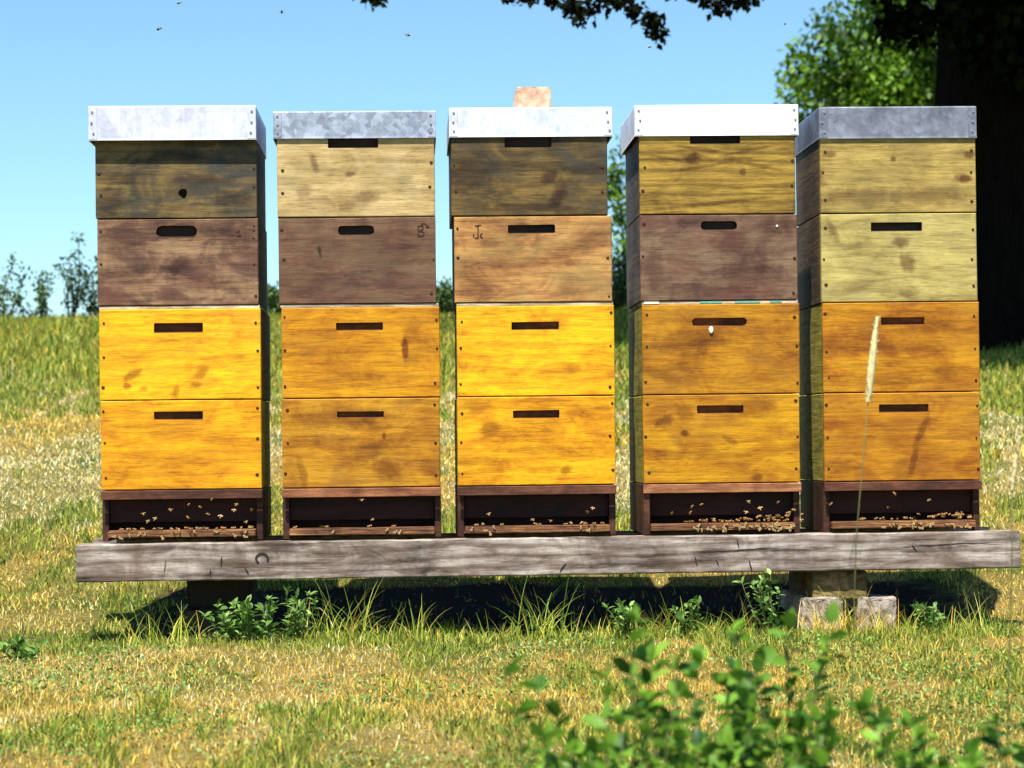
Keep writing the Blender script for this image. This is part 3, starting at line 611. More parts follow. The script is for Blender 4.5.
    for a, b in zip(rings[:-1], rings[1:]):
        for q in range(4): bm.faces.new([a[q], a[(q+1) % 4], b[(q+1) % 4], b[q]])
    bm.faces.new(rings[-1]); bm.faces.new(rings[0][::-1])
    bmesh.ops.recalc_face_normals(bm, faces=bm.faces[:])
    me = bpy.data.meshes.new('metal_cover'); bm.to_mesh(me); bm.free(); me.materials.append(M['lid%d' % k])
    mc = bpy.data.objects.new('metal_cover', me); COL.objects.link(mc); mc.parent = L
    for sgn in (-1, 1):
        a, b = sorted((sgn*(wv-.0005), sgn*(wv-.027)))
        f_ = box_mesh('corner_fold', a, b, y0-.0016, y0-.0002, .002, hh-.004, M['lid%d' % k], L, bev=.0006)
        f_.rotation_euler = (0, 0, 0)
        for zf in (.2, .5, .82):
            disc('rivet', sgn*(wv-.0135)+random.uniform(-.004, .004), hh*zf, .0042, y0-.0018, M['rivet'], L)
    h['yl'] = y0
# round hole in the leftmost top box: flat disc, inner dark painted on
t = hives[0]['oA']; p = at(183, 193, 0)
n = 14; Vh = [(p.x-t.location.x+.0145*math.cos(2*math.pi*q/n)*random.uniform(.8, 1.15), -.0012, p.z-t.location.z+.0135*math.sin(2*math.pi*q/n)*random.uniform(.8, 1.15)) for q in range(n)]
link_mesh('flight_hole', Vh+[(v_[0], .001, v_[2]) for v_ in Vh], [tuple(range(n))]+[(q, n+q, n+(q+1) % n, (q+1) % n) for q in range(n)], M['hole'], t)
def mark(t, strokes, wd=.0035, name='stamp', mat='ink'):
    for s_ in strokes:
        pts = []
        for (px, py) in s_:
            p = at(px, py, 0); pts.append((p.x-t.location.x, p.z-t.location.z))
        polyline_strip(pts, wd, -.0012, M[mat], name, t)
mark(hives[1]['oB'], [[(418, 226), (418, 236), (423, 236), (424, 232), (419, 231), (423, 229), (423, 226), (418, 226)], [(421, 224.5), (424, 223), (429, 227)], [(426, 227), (429, 227)]])
mark(hives[2]['oB'], [[(478, 225), (478, 238), (475, 238)], [(475, 226), (481, 225)], [(473.5, 234), (473.5, 237)], [(482, 233), (480, 236), (482.5, 238)]])
mark(hives[0]['oB'], [[(236, 230), (237, 237)], [(237, 232), (240, 230)], [(239, 231), (238.5, 236), (241, 235)], [(253, 226), (255, 226)], [(252, 231), (255, 230)], [(252, 238), (255, 238)]], .003)
o4 = hives[3]['oC']; p = at(711, 330, 0)
disc('white_drip', p.x-o4.location.x, p.z-o4.location.z, .008, -.0015, M['white_blob'], o4, .004, 1.5)
o4 = hives[3]['oB']; p = at(777, 226, 0); disc('pale_spot', p.x-o4.location.x, p.z-o4.location.z, .004, -.001, M['white_blob'], o4)

# brick on the middle lid
br = box_mesh('brick', -.055, .055, -.12, .12, 0, .078, M['brick'], None, bev=.004, cuts=3, wob=.0012, seg=2)
br.location = (.403, .22, 1.671+.039+.001); tag(br, 'pale orange brick lying end on upon the lid of the middle hive', 'brick')

# ---------------------------------------------------------------- bees
def bee_mesh(wings_open, body_c, name):
    V_, F_, mi = [], [], []
    def ell(cx, cy, cz, rx, ry, rz, m, nu=8, nv=5):
        b = len(V_)
        for a in range(nv+1):
            th_ = math.pi*a/nv
            for q in range(nu):
                ph = 2*math.pi*q/nu; V_.append((cx+rx*math.cos(th_), cy+ry*math.sin(th_)*math.cos(ph), cz+rz*math.sin(th_)*math.sin(ph)))
        for a in range(nv):
            for q in range(nu): F_.append((b+a*nu+q, b+a*nu+(q+1) % nu, b+(a+1)*nu+(q+1) % nu, b+(a+1)*nu+q)); mi.append(m if not (m == 0 and a % 2) else 1)
    ell(-.0035, 0, .003, .0045, .0024, .0023, 0, nv=6); ell(.0018, 0, .0034, .0022, .0021, .0021, 2); ell(.0048, 0, .0030, .0013, .0016, .0015, 1)
    for sg in (-1, 1):
        b = len(V_); a = math.radians(60 if wings_open else 14)
        dx, dy = -math.cos(a), sg*math.sin(a); ox, oy = -dy*sg, dx*sg
        for (u, v_) in ((0, 0), (.4, .16), (.85, .17), (1, 0), (.8, -.12), (.35, -.08)):
            V_.append((0.0012+.0075*(u*dx+v_*ox), sg*.0006+.0075*(u*dy+v_*oy), .0056+.001*u))
        F_.append(tuple(range(b, b+6))); mi.append(3)
        for lx in (-.0005, .0015, .003):      # legs
            b = len(V_); V_ += [(lx, sg*.0015, .0026), (lx+.0005, sg*.0015, .0026), (lx-.0006, sg*.0042, .0002), (lx, sg*.0042, .0002)]; F_.append((b, b+1, b+3, b+2)); mi.append(1)
    me = bpy.data.meshes.new(name); me.from_pydata(V_, [], F_); me.update()
    for m in (body_c, 'bee_dark', 'bee_fur', 'bee_wing'): me.materials.append(M[m])
    me.polygons.foreach_set('material_index', mi); me.polygons.foreach_set('use_smooth', [True]*len(mi)); return me
M['bee_amber'] = plain('bee_amber', (0.60, 0.27, 0.05), 0.5); M['bee_dark'] = plain('bee_dark', (0.05, 0.03, 0.015), 0.5)
M['bee_fur'] = plain('bee_fur', (0.40, 0.24, 0.09), 0.9); M['bee_wing'] = plain('bee_wing', (0.42, 0.30, 0.15), 0.3, 0, 0.5); M['bee_deep'] = plain('bee_deep', (0.02, 0.015, 0.01), 0.6)
BM = [bee_mesh(False, 'bee_amber', 'honey_bee'), bee_mesh(True, 'bee_amber', 'honey_bee'), bee_mesh(True, 'bee_deep', 'honey_bee')]
nb = 0
def bee(loc, rot, kind, label, group, s=1.0):
    global nb
    o = bpy.data.objects.new('honey_bee', BM[kind]); COL.objects.link(o); o.location = loc; o.rotation_euler = rot; o.scale = (s, s, s); nb += 1
    return tag(o, label, 'bee', group)
lz = B1+.003+.034
def crawl(i, n, bias=0.0, spread=1.0, pile=False, lo=0.0, hi=1.0):
    h = hives[i]; a, b = h['D'][0]+.03, h['D'][1]-.03
    for q in range(n):
        u = lo+(hi-lo)*random.random()**(1.0/(1+bias))
        x = a+(b-a)*u; rr = random.random()
        lab = 'honey bee crawling on the %s %s of the landing board, %s' % (['left part', 'middle part', 'right part'][min(2, int(3*(x-a)/(b-a)))], ['upper face', 'front edge'][rr > .62], HN[i])
        if rr > .62:   # on the front face of the landing board
            loc = (x, -.0125, lz-.004-random.random()*.02); rot = (math.pi/2, random.uniform(0, 6.28), 0)
        else:
            y_ = -.006+random.random()**1.5*.05; loc = (x, y_, lz+.0005+(random.random()*(.006+.022*max(0, u-.55)/.45) if pile else 0)); rot = (random.uniform(-.3, .3), random.uniform(-.3, .3), random.uniform(0, 6.28))
        bee(loc, rot, 0, lab, 'bees on the landing board of the %s' % HN[i], random.uniform(1.05, 1.45))
crawl(0, 46); crawl(1, 9); crawl(2, 20); crawl(3, 105, 0.9, pile=True, lo=.12); crawl(4, 58, 0.7, pile=True, lo=.15)
def hover(i, spots):
    for px, py in spots:
        p = at(px, py, random.uniform(-.06, .0)); bee(p, (random.uniform(-.4, .4), random.uniform(-.9, -.2), random.uniform(0, 6.28)), 1,
            'honey bee hovering in front of the dark entrance of the %s' % HN[i], 'bees flying at the entrance of the %s' % HN[i], random.uniform(1.0, 1.25))
def zp(ox, oy, s, L): return [(ox+a*s, oy+b*s) for a, b in L]
hover(0, zp(70, 290, .3515, [(210, 640), (245, 652), (283, 628), (332, 648), (340, 613), (368, 620), (404, 598), (430, 645), (468, 628), (476, 612), (514, 627), (503, 662), (225, 660), (390, 640)]))
hover(1, zp(260, 290, .3515, [(292, 601), (322, 656)]))
hover(2, zp(435, 290, .3515, [(155, 640), (276, 656), (432, 634), (448, 622), (330, 660)]))
hover(3, zp(610, 290, .3518, [(236, 617), (262, 612), (232, 634), (178, 636), (388, 634), (391, 604), (426, 622), (480, 606), (545, 640), (520, 628), (541, 655)]))
hover(4, zp(785, 290, .3515, [(134, 610), (308, 580), (292, 622), (412, 600), (378, 640), (470, 640)]))
for sx, (px, py, Y) in enumerate([(160, 30, -.6), (282, 13, -.3), (407, 36, .4), (650, 48, 1.2), (785, 25, .6), (180, 4, .8)]):
    bee(at(px, py, Y), (0.2, -.3, random.uniform(0, 6)), 2, ['honey bee in the sky above the leftmost lid', 'honey bee in the sky above the second lid from the left, high up', 'honey bee in the sky left of the brick', 'honey bee in the sky just below the hanging leaves',
        'honey bee in the sky above the right edge of the white lid', 'honey bee at the very top of the sky above the leftmost hive'][sx], 'bees flying against the sky', 1.35)
bee((at(686, 104, .1).x, .1, hives[3]['lidz'][1]+.002), (0, -1.1, .6), 2, 'dark honey bee perched on top of the white lid of the fourth hive', 'bees flying against the sky', 1.2)

# ---------------------------------------------------------------- foliage builders
def unit(v): return v/np.maximum(np.linalg.norm(v, axis=1, keepdims=True), 1e-9)
def leaves(name, P, size, mat, parent=None, up=0.5, wratio=0.55, fine=False, dirs=None, tint=None, droop=0.0):
    n = len(P); P = np.asarray(P, float)
    D = unit(rng.normal(size=(n, 3)) if dirs is None else dirs+rng.normal(size=(n, 3))*0.45); D[:, 2] -= droop; D = unit(D)
    Nn = rng.normal(size=(n, 3)); Nn[:, 2] += up*3; Nn = unit(Nn-(Nn*D).sum(1, keepdims=True)*D); W = np.cross(D, Nn)
    s = np.asarray(size)*np.ones(n)*rng.uniform(.65, 1.25, n); s = s[:, None]; wv = s*wratio
    if fine:
        prof = [(0, 0, 0), (.3, .42, .07), (.7, .36, .05), (1, 0, -.10), (.7, -.36, .05), (.3, -.42, .07), (.3, 0, 0), (.7, 0, -.02)]
        faces = [(0, 1, 6), (6, 1, 2, 7), (7, 2, 3), (0, 6, 5), (6, 7, 4, 5), (7, 3, 4)]
    else:
        prof = [(0, 0, 0), (.45, .5, .06), (1, 0, -.06), (.45, -.5, .06)]; faces = [(0, 1, 2), (0, 2, 3)]
    k = len(prof); V_ = np.zeros((n, k, 3))
    for j, (a, b, c) in enumerate(prof): V_[:, j] = P+D*s*a+W*wv*b+Nn*s*c
    base = (np.arange(n)*k)[:, None]
    F3 = [np.array(f)[None, :]+base for f in faces if len(f) == 3]; F4 = [np.array(f)[None, :]+base for f in faces if len(f) == 4]
    FF = [np.concatenate(F3)]+([np.concatenate(F4)] if F4 else [])
    t = rng.random(n) if tint is None else np.clip(tint+rng.normal(size=n)*.2, 0, 1)
    cols = np.repeat(np.stack([t, t, t], 1), k, axis=0)
    return fast_mesh(name, V_.reshape(-1, 3), FF, mat, cols, parent)
def tubes(name, lines, mat, parent=None, n=8):
    """lines: list of (points, radii)"""
    V_, F_ = [], []
    for pts, rad in lines:
        pts = [Vector(p) for p in pts]; b0 = len(V_)
        for i, p in enumerate(pts):
            d = (pts[min(i+1, len(pts)-1)]-pts[max(i-1, 0)]).normalized()
            a = d.cross(Vector((0, 1, 0.01)) if abs(d.y) < .9 else Vector((1, 0, 0))).normalized(); b = d.cross(a)
            for q in range(n):
                an = 2*math.pi*q/n; V_.append(p+(a*math.cos(an)+b*math.sin(an))*rad[i])
        for i in range(len(pts)-1):
            for q in range(n): F_.append((b0+i*n+q, b0+i*n+(q+1) % n, b0+(i+1)*n+(q+1) % n, b0+(i+1)*n+q))
        F_.append(tuple(b0+(len(pts)-1)*n+q for q in range(n)))
    return link_mesh(name, V_, F_, mat, parent, smooth=True)
def wander(p, d, length, n, r0, r1, bend=0.25, lift=0.0):
    p = Vector(p); d = Vector(d).normalized(); pts = [p.copy()]; rad = [r0]
    for i in range(n):
        d = (d+Vector((random.gauss(0, bend), random.gauss(0, bend), random.gauss(0, bend)+lift))).normalized()
        p = p+d*length/n; pts.append(p.copy()); rad.append(r0+(r1-r0)*(i+1)/n)
    return pts, rad
def cluster_points(centers, per, rad):
    C = np.repeat(np.asarray(centers, float), per, axis=0); off = rng.normal(size=C.shape)
    off = unit(off)*(rng.random((len(C), 1))**0.5)
    return C+off*np.asarray(rad)

# ---------------------------------------------------------------- the big dark tree at right
tx, ty = 4.95, 12.3; tz = gz(tx, ty)
bt = empty('shade_tree', (tx, ty, tz)); tag(bt, 'huge dark tree in its own shade at the right edge, branches overhanging the top', 'tree')
V_, F_ = [], []; nn = 48; lev = [-.3, 0, .15, .4, .8, 1.5, 2.5, 3.5, 4.5, 6, 8]
for li, z_ in enumerate(lev):
    r_ = .70+.35*math.exp(-max(z_, 0)*2.2)-.028*z_
    for q in range(nn):
        a = 2*math.pi*q/nn
        rr = r_*(1+.05*math.sin(a*5+.4)+.035*math.sin(a*9+z_*.4)+.02*math.sin(a*17-z_)+(.12*math.exp(-max(z_, 0)*3))*math.sin(a*5+1))
        V_.append((rr*math.cos(a)+.03*z_, rr*math.sin(a), z_))
for li in range(len(lev)-1):
    for q in range(nn): F_.append((li*nn+q, li*nn+(q+1) % nn, (li+1)*nn+(q+1) % nn, (li+1)*nn+q))
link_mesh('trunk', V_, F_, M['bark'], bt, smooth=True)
# crown: clusters within an ellipsoid, kept above the top of the picture on the open side
cs = []
while len(cs) < 1150:
    q = rng.normal(size=3); q /= np.linalg.norm(q); q *= rng.random()**.4
    p = np.array([4.7, 13.0, 7.4])+q*np.array([5.2, 5.6, 3.6])
    lim = .62+.185*(p[1]+7.88)+.25
    if p[2] < lim+.35: continue
    if p[1] < 7.6: continue
    cs.append(p)
cs = np.array(cs)
loc0 = np.array([tx, ty, tz])
Pc = cluster_points(cs, 62, .62)
lim = .62+.176*(Pc[:, 1]+7.88); Pc = Pc[Pc[:, 2] > lim+.1]
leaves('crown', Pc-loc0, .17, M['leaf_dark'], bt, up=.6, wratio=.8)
lims = []
for q in range(9):
    a = q*.7+.3; lims.append(wander((.1*math.cos(a), .1*math.sin(a), 4.2+.3*q), (math.cos(a), math.sin(a), .45), 4.5, 8, .22, .04, .12))
# low boughs that dip into the top of the picture
fringe = []; fr_twigs = []
def bough(px_list, Y, n_per=26, r=.16):
    pts = [at(px, py, Y+random.uniform(-.3, .3)) for px, py in px_list]
    for p in pts:
        fringe.append((np.array(p), n_per, r))
    return pts
Y0 = 9.6
bs = [[(368, -6), (378, -3)], [(514, -6), (524, -5), (536, -4), (552, -6), (566, 2), (572, 10), (580, 16), (590, 10), (600, 3), (612, -2)],
      [(622, -4), (632, 4), (640, 12), (650, 18), (655, 26), (657, 33)], [(668, -14), (700, -6), (712, 3), (722, 7), (738, 0), (750, -5)]]
for b in bs:
    bough(b, Y0, 34, .085)
    hi = at(b[0][0]+60, -90, Y0+.8)
    fr_twigs.append(([hi-Vector(loc0)]+[at(px, py, Y0)-Vector(loc0) for px, py in b], [.02]+[.008]*len(b)))
for (px, py, nn_, rr) in [(895, 10, 40, .16), (905, 22, 40, .18), (918, 8, 60, .22), (893, 30, 20, .1), (925, 28, 50, .2), (925, -14, 60, .2), (884, -14, 24, .12)]:
    fringe.append((np.array(at(px, py, 11.2)), nn_, rr))
# dense low boughs around the trunk (all black against the light)
for q in range(170):
    px, py = random.uniform(968, 1100), random.uniform(-20, 60)
    fringe.append((np.array(at(px, py, random.uniform(10.6, 11.5))), 30, .3))
FP = np.concatenate([c+unit(rng.normal(size=(k_, 3)))*(rng.random((k_, 1))**.5)*r_*np.array([1.2, 1, .9]) for c, k_, r_ in fringe])
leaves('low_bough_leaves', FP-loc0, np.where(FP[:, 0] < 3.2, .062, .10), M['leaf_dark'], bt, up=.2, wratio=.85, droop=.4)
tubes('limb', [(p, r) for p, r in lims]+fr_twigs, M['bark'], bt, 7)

# ---------------------------------------------------------------- lighter trees and saplings
def tree(name, x, y, h, rad, crown_z, nclus, per, lsize, mat, label, cat='tree', group=None, trunk_r=.08, clus_r=.3, zr=None):
    z = gz(x, y); t = empty(name, (x, y, z)); tag(t, label, cat, group)
    zr = zr or rad
    ls = [wander((0, 0, -.1), (random.uniform(-.1, .1), 0, 1), h*.85, 8, trunk_r, trunk_r*.25, .05)]
    tops = ls[0][0]
    C = []
    for q in range(nclus):
        v_ = rng.normal(size=3); v_ /= np.linalg.norm(v_); v_ *= rng.random()**.45
        c = np.array([v_[0]*rad*(.85+.3*rng.random()), v_[1]*rad, crown_z+v_[2]*zr]); C.append(c)
        if q % 3 == 0:
            k_ = min(len(tops)-1, max(1, int((c[2]-.2*h)/h*8))); p0 = tops[k_]
            mid = p0.lerp(Vector(c), .5)+Vector((0, 0, .08*h*random.uniform(-.3, .6)))
            ls.append(([p0, mid, Vector(c)], [trunk_r*.4, trunk_r*.22, trunk_r*.08]))
    tubes('trunk', ls, M['bark'], t, 6)
    P_ = cluster_points(C, per, clus_r); tn = np.repeat(rng.random(nclus), per)
    leaves('crown', P_, lsize, mat, t, up=.45, wratio=.6, tint=tn)
    return t
px2w = lambda px, Y: at(px, 384, Y).x
yy = 30.0
tree('leafy_tree', px2w(905, yy), yy, 5.6, 1.6, at(890, 88, yy).z-gz(px2w(905, yy), yy), 130, 170, .13, M['leaf_green'], 'sunlit bright green tree showing above the rightmost lid', trunk_r=.12, clus_r=.42, zr=1.55)
yy = 27.0
tree('young_tree', px2w(622, yy), yy, 2.9, .35, 1.5, 30, 36, .10, M['leaf_green'], 'slender young tree in the gap between the middle and fourth hives', 'tree', trunk_r=.05, clus_r=.2, zr=1.35)
g5 = 'saplings along the crest of the meadow'
for (px, top, rad, lab) in [(6, 250, .32, 'small sapling on the meadow crest, at the left edge of the picture'), (40, 262, .28, 'sparse sapling on the meadow crest, between two others at far left'), (72, 222, .30, 'tallest sapling on the meadow crest, beside the leftmost hive'), (94, 258, .22, 'low sapling on the meadow crest touching the edge of the leftmost hive'),
                            (277, 286, .3, 'green sapling on the crest in the gap right of the leftmost hive'), (447, 280, .3, 'dark sapling on the crest in the gap left of the middle hive'), (616, 250, .28, 'bushy sapling on the crest in the gap right of the middle hive')]:
    y = 17.5+random.uniform(-.6, .8); x = px2w(px, y); z = gz(x, y); ht = at(px, top, y).z-z
    t = empty('sapling', (x, y, z)); tag(t, lab, 'sapling', g5)
    ls = []; C = []
    for q in range(4 if px < 100 else 12):
        a = random.uniform(0, 6.28); pts, rr = wander((0, 0, -.03), (math.cos(a)*.3, math.sin(a)*.3, 1), ht*random.uniform(.65, 1.0), 6, .012, .004, .12); ls.append((pts, rr))
        for p_ in pts[2:]: C.append(np.array(p_))
    tubes('stems', ls, M['twig'], t, 5)
    leaves('foliage', cluster_points(C, 20 if px < 100 else 30, .085 if px < 100 else .1), .055, M['leaf_grey'], t, up=.3, wratio=.55)

# ---------------------------------------------------------------- grass
straw = np.array([[.80, .56, .09], [.86, .64, .15], [.52, .31, .05], [.80, .46, .07], [.84, .68, .24]])
pale = np.array([[.84, .74, .36], [.88, .80, .46], [.62, .48, .18], [.78, .64, .26], [.90, .84, .55]])
green = np.array([[.15, .25, .02], [.27, .37, .04], [.05, .10, .012], [.38, .42, .05], [.48, .46, .08]])
def greenness(x, y):
    g_ = .30*vnoise(x*1.7, y*.8, 1.0, 11)+.34*vnoise(x*4.2, y*1.6, 1.0, 12)+.36*vnoise(x*11, y*3.5, 1.0, 13)+.05*smooth(-.2, -1.9, -np.abs(x+1.9)-.2)*0+.10*smooth(8, 10, y)*(x < -1)
    b = np.where(y < -.35, -.03, 0)+.30*np.exp(-((y+.08)/.28)**2)+.38*smooth(6.5, 13, y)-.12*smooth(2, 4, y)*(1-smooth(5.5, 9.5, y))+.05*smooth(.5, 1.5, y)*(1-smooth(2, 3.5, y))
    return smooth(.455, .55, g_+b)
def blades(x, y, h, wd, flat=1.0, gcol=None):
    n = len(x); z = ground_z(x, y)-.005
    a = rng.uniform(0, 2*np.pi, n); lean = rng.uniform(.15, 1.3, n)*flat
    dx, dy = np.cos(a), np.sin(a); b = rng.uniform(0, np.pi, n); wx, wy = np.cos(b)*wd/2, np.sin(b)*wd/2*.5
    hz = h*np.cos(lean*.75); hx = h*np.sin(lean*.75)
    V_ = np.zeros((n, 5, 3))
    V_[:, 0] = np.stack([x-wx, y-wy, z], 1); V_[:, 1] = np.stack([x+wx, y+wy, z], 1)
    mx, my, mz = x+dx*hx*.35, y+dy*hx*.35, z+hz*.6
    V_[:, 2] = np.stack([mx+wx*.8, my+wy*.8, mz], 1); V_[:, 3] = np.stack([mx-wx*.8, my-wy*.8, mz], 1)
    V_[:, 4] = np.stack([x+dx*hx, y+dy*hx, z+hz], 1)
    g_ = greenness(x, y) if gcol is None else gcol
    isg = rng.random(n) < (.06+.84*g_)
    pl_ = np.where(y < 1, .3, .8)*smooth(.52, .8, vnoise(x*1.1, y*.7, 1.0, 51)*.6+vnoise(x*3, y*1.4, 1.0, 52)*.4+.22*smooth(1.5, 3, y)*(1-smooth(7, 10, y)))
    st_ = np.where((rng.random(n) < pl_)[:, None], pale[rng.integers(0, 5, n)], straw[rng.integers(0, 5, n)])
    c = np.where(isg[:, None], green[rng.integers(0, 5, n)], st_)*rng.uniform(.45, 1.2, (n, 1))
    return V_, c
VV, CC = [], []
def scatter(x0, x1, y0, y1, dens, hr, wr, flat=1.0, taper=None):
    n = int((x1-x0)*(y1-y0)*dens); x = rng.uniform(x0, x1, n); y = rng.uniform(y0, y1, n)
    keep = np.ones(n, bool)
    for (a, b, c, d) in ((1.215, 1.355, -.02, .165), (1.40, 1.53, -.005, .17), (-.78, -.46, 0, .16)): keep &= ~((x > a) & (x < b) & (y > c) & (y < d))
    keep &= ~((x > -.90+.1*vnoise(x, y, 6, 31)) & (x < 1.78+.12*vnoise(x, y, 6, 32)) & (y > .13+.1*vnoise(x, y, 9, 33)) & (y < .90+.12*vnoise(x, y, 6, 34)) & (rng.random(n) < .96))  # blades cleared under the stand so the painted shade stays black
    x, y = x[keep], y[keep]; n = len(x)
    g_ = greenness(x, y)
    h = rng.uniform(hr[0], hr[1], n)*(.75+.6*g_)*(.7+.6*vnoise(x, y, 2.3, 21))
    V_, c = blades(x, y, h, rng.uniform(wr[0], wr[1], n), flat); VV.append(V_); CC.append(c)
scatter(-2.6, 3.4, -4.6, -.25, 12500, (.010, .032), (.0016, .0040), 1.35)
scatter(-2.6, 3.4, -4.6, -.25, 1200, (.03, .055), (.0016, .003), 1.0)
scatter(-1.9, 2.7, -.25, .10, 10000, (.010, .034), (.0018, .0038), 1.25)
scatter(-2.6, 3.4, .10, 1.2, 6000, (.014, .04), (.0022, .0045), 1.2)
scatter(-3.0, 4.0, 1.2, 4.5, 4200, (.02, .045), (.003, .006), 1.25)
scatter(-4.5, 6.0, 4.5, 10, 2100, (.025, .06), (.005, .009), 1.15)
scatter(-6.5, 9.0, 10, 19.5, 1000, (.05, .11), (.007, .014), .85)
scatter(-12, -6.5, 6, 19.5, 80, (.05, .12), (.02, .03), .8)
scatter(9, 14, 6, 19.5, 80, (.05, .12), (.02, .03), .8)
scatter(-4.5, 5.0, -7.4, -4.6, 900, (.02, .05), (.004, .008), 1.1)
VV = np.concatenate(VV); CC = np.concatenate(CC); n = len(VV); base = (np.arange(n)*5)[:, None]
tag(fast_mesh('grass', VV.reshape(-1, 3), [np.array([[0, 1, 2, 3]])+base, np.array([[3, 2, 4]])+base], M['grass'], np.repeat(CC, 5, axis=0)),
    'short dry yellow and green meadow grass covering the ground', 'grass', kind='stuff')
def cover(n, x0, x1, y0, y1, sz, thr, mat_t, name, label):
    x = rng.uniform(x0, x1, n); y = rng.uniform(y0, y1, n); g_ = greenness(x, y); f = vnoise(x, y, 3.3, 77)*.6+vnoise(x, y, 8.5, 78)*.4
    k_ = (f > thr) & ~((x > -1.1) & (x < 1.95) & (y > .05)); x, y = x[k_], y[k_]
    P_ = np.stack([x, y, ground_z(x, y)+rng.uniform(.004, .026, len(x))], 1)
    tag(leaves(name, P_, sz, M[mat_t], None, up=.5, wratio=.8), label, 'ground cover', kind='stuff')
cover(60000, -2.6, 3.4, -4.5, .0, .0105, .54, 'leaf_weed', 'ground_cover', 'tiny green clover leaves in patches between the dry grass')
# ---------------------------------------------------------------- tufts and weeds near the stand
def tuft(px, py, Y, n, h, g_, label, name='grass_tuft', r=.03, group='taller grass tufts before the beam', curve=1.0, wd=.004):
    p = at(px, py, Y); x0, y0 = p.x, Y; z = gz(x0, y0); V_ = []; F_ = []; C_ = []
    for q in range(n):
        a = random.uniform(0, 6.28); bx, by = random.gauss(0, r), random.gauss(0, r*.6); L_ = h*random.uniform(.5, 1.1); le = random.uniform(.1, .9)*curve; k_ = len(V_)
        pts = [Vector((bx, by, -.01))]; th_ = .1
        for s_ in range(5):
            th_ += le*.38; pts.append(pts[-1]+Vector((math.cos(a)*math.sin(th_), math.sin(a)*math.sin(th_)*.6, math.cos(th_)))*L_/5)
        sd = Vector((math.sin(a), -math.cos(a)*.4, 0)) if abs(math.sin(a)) > .3 else Vector((1, 0, 0))
        for i_, p_ in enumerate(pts):
            w_ = wd*(1-i_/5.6)/2; V_ += [p_-sd*w_, p_+sd*w_]
        for i_ in range(5): F_.append((k_+2*i_, k_+2*i_+1, k_+2*i_+3, k_+2*i_+2))
        c = green[random.randrange(5)]*1.1 if random.random() < g_ else straw[random.randrange(5)]
        C_ += [c]*12
    o = fast_mesh(name, np.array([tuple(v_) for v_ in V_]), [np.array(F_)], M['grass'], np.array(C_)); o.location = (x0, y0, z)
    return tag(o, label, 'grass tuft', group)
tuft(822, 640, -.09, 60, .15, .25, 'dry yellow tuft in front of the left pale stone', group='dry tufts before the pale stones', r=.035)
tuft(845, 640, -.12, 60, .17, .3, 'dry yellow tuft in front of the gap between the pale stones', group='dry tufts before the pale stones', r=.035)
tuft(878, 640, -.10, 55, .14, .4, 'dry yellow tuft in front of the right pale stone', group='dry tufts before the pale stones', r=.035)
tl = [(140, 'at the left end of the beam'), (182, 'below the left end of the leftmost hive'), (318, 'just right of the leafy weed'), (343, 'below the second hive, left side'), (372, 'below the second hive, right of its centre'), (412, 'below the second hive, right side'), (447, 'below the gap left of the middle hive'), (478, 'below the middle hive, left side'), (508, 'below the slot of the middle hive'),
      (540, 'with arching blades below the middle hive'), (565, 'below the middle hive, right side'), (598, 'below the right edge of the middle hive'), (640, 'below the gap right of the middle hive'), (668, 'below the fourth hive, left side'), (702, 'below the slot of the fourth hive'), (735, 'below the fourth hive, right side'), (905, 'right of the pale stones'), (950, 'in front of the dark shade at right'), (985, 'at the right edge of the shade')]
for q, (px, wh) in enumerate(tl):
    tuft(px, 600, -.12+random.uniform(-.06, .04), random.randint(26, 40), random.choice([.08, .11, .15]) if px not in (343, 540) else .24, .88, 'tuft of taller grass ' + wh, r=.035)
tuft(405, 720, -1.35, 26, .10, .95, 'dark green grass tuft in the dry lawn, lower left of centre', group='green tufts in the dry lawn')
tuft(575 , 660, -.9, 14, .07, .95, 'small green grass tuft in the dry lawn behind the shrub', group='green tufts in the dry lawn')
tuft(190, 690, -1.1, 18, .07, .9, 'small green grass tuft in the dry lawn at lower left', group='green tufts in the dry lawn')
def plant(px, Y, ht, nst, lsize, mat, label, cat, name, spread=.35, per=9, group=None, stem='stem', wr=.55, tint=None, top_py=None, x=None):
    x = px2w(px, Y) if x is None else x; z = gz(x, Y)
    t = empty(name, (x, Y, z)); tag(t, label, cat, group); ls = []; LP = []; LD = []
    for q in range(nst):
        a = random.uniform(0, 6.28); sp = random.uniform(.1, 1)*spread
        pts, rr = wander((random.gauss(0, .012), random.gauss(0, .012), -.01), (math.cos(a)*sp, math.sin(a)*sp, 1), ht*random.uniform(.65, 1.05), 8, .0028, .001, .09, .03)
        ls.append((pts, rr))
        for i_ in range(2, len(pts)):
            for m_ in range(max(1, per//4)):
                f = random.random(); p_ = pts[i_-1].lerp(pts[i_], f); an = random.uniform(0, 6.28)
                LP.append(np.array(p_)); LD.append(np.array((math.cos(an), math.sin(an), .45)))
        for m_ in range(3): LP.append(np.array(pts[-1])); an = random.uniform(0, 6.28); LD.append(np.array((math.cos(an)*.7, math.sin(an)*.7, .8)))
    tubes(stem, ls, M['stem'], t, 5)
    leaves('foliage', np.array(LP), lsize, M[mat], t, up=.8, wratio=wr, fine=True, dirs=np.array(LD), tint=tint)
    return t
gw = 'leafy weeds before the stand'
plant(232, -.14, .13, 9, .030, 'leaf_weed', 'broad leaved green weed under the leftmost hive, left one of three together', 'weed', 'leafy_weed', 1.3, 12, gw)
plant(262, -.16, .14, 9, .030, 'leaf_weed', 'green weed in the middle of three under the leftmost hive', 'weed', 'leafy_weed', 1.2, 12, gw)
plant(292, -.13, .16, 9, .030, 'leaf_weed', 'light green weed under the gap right of the leftmost hive', 'weed', 'leafy_weed', 1.2, 12, gw, wr=.35)
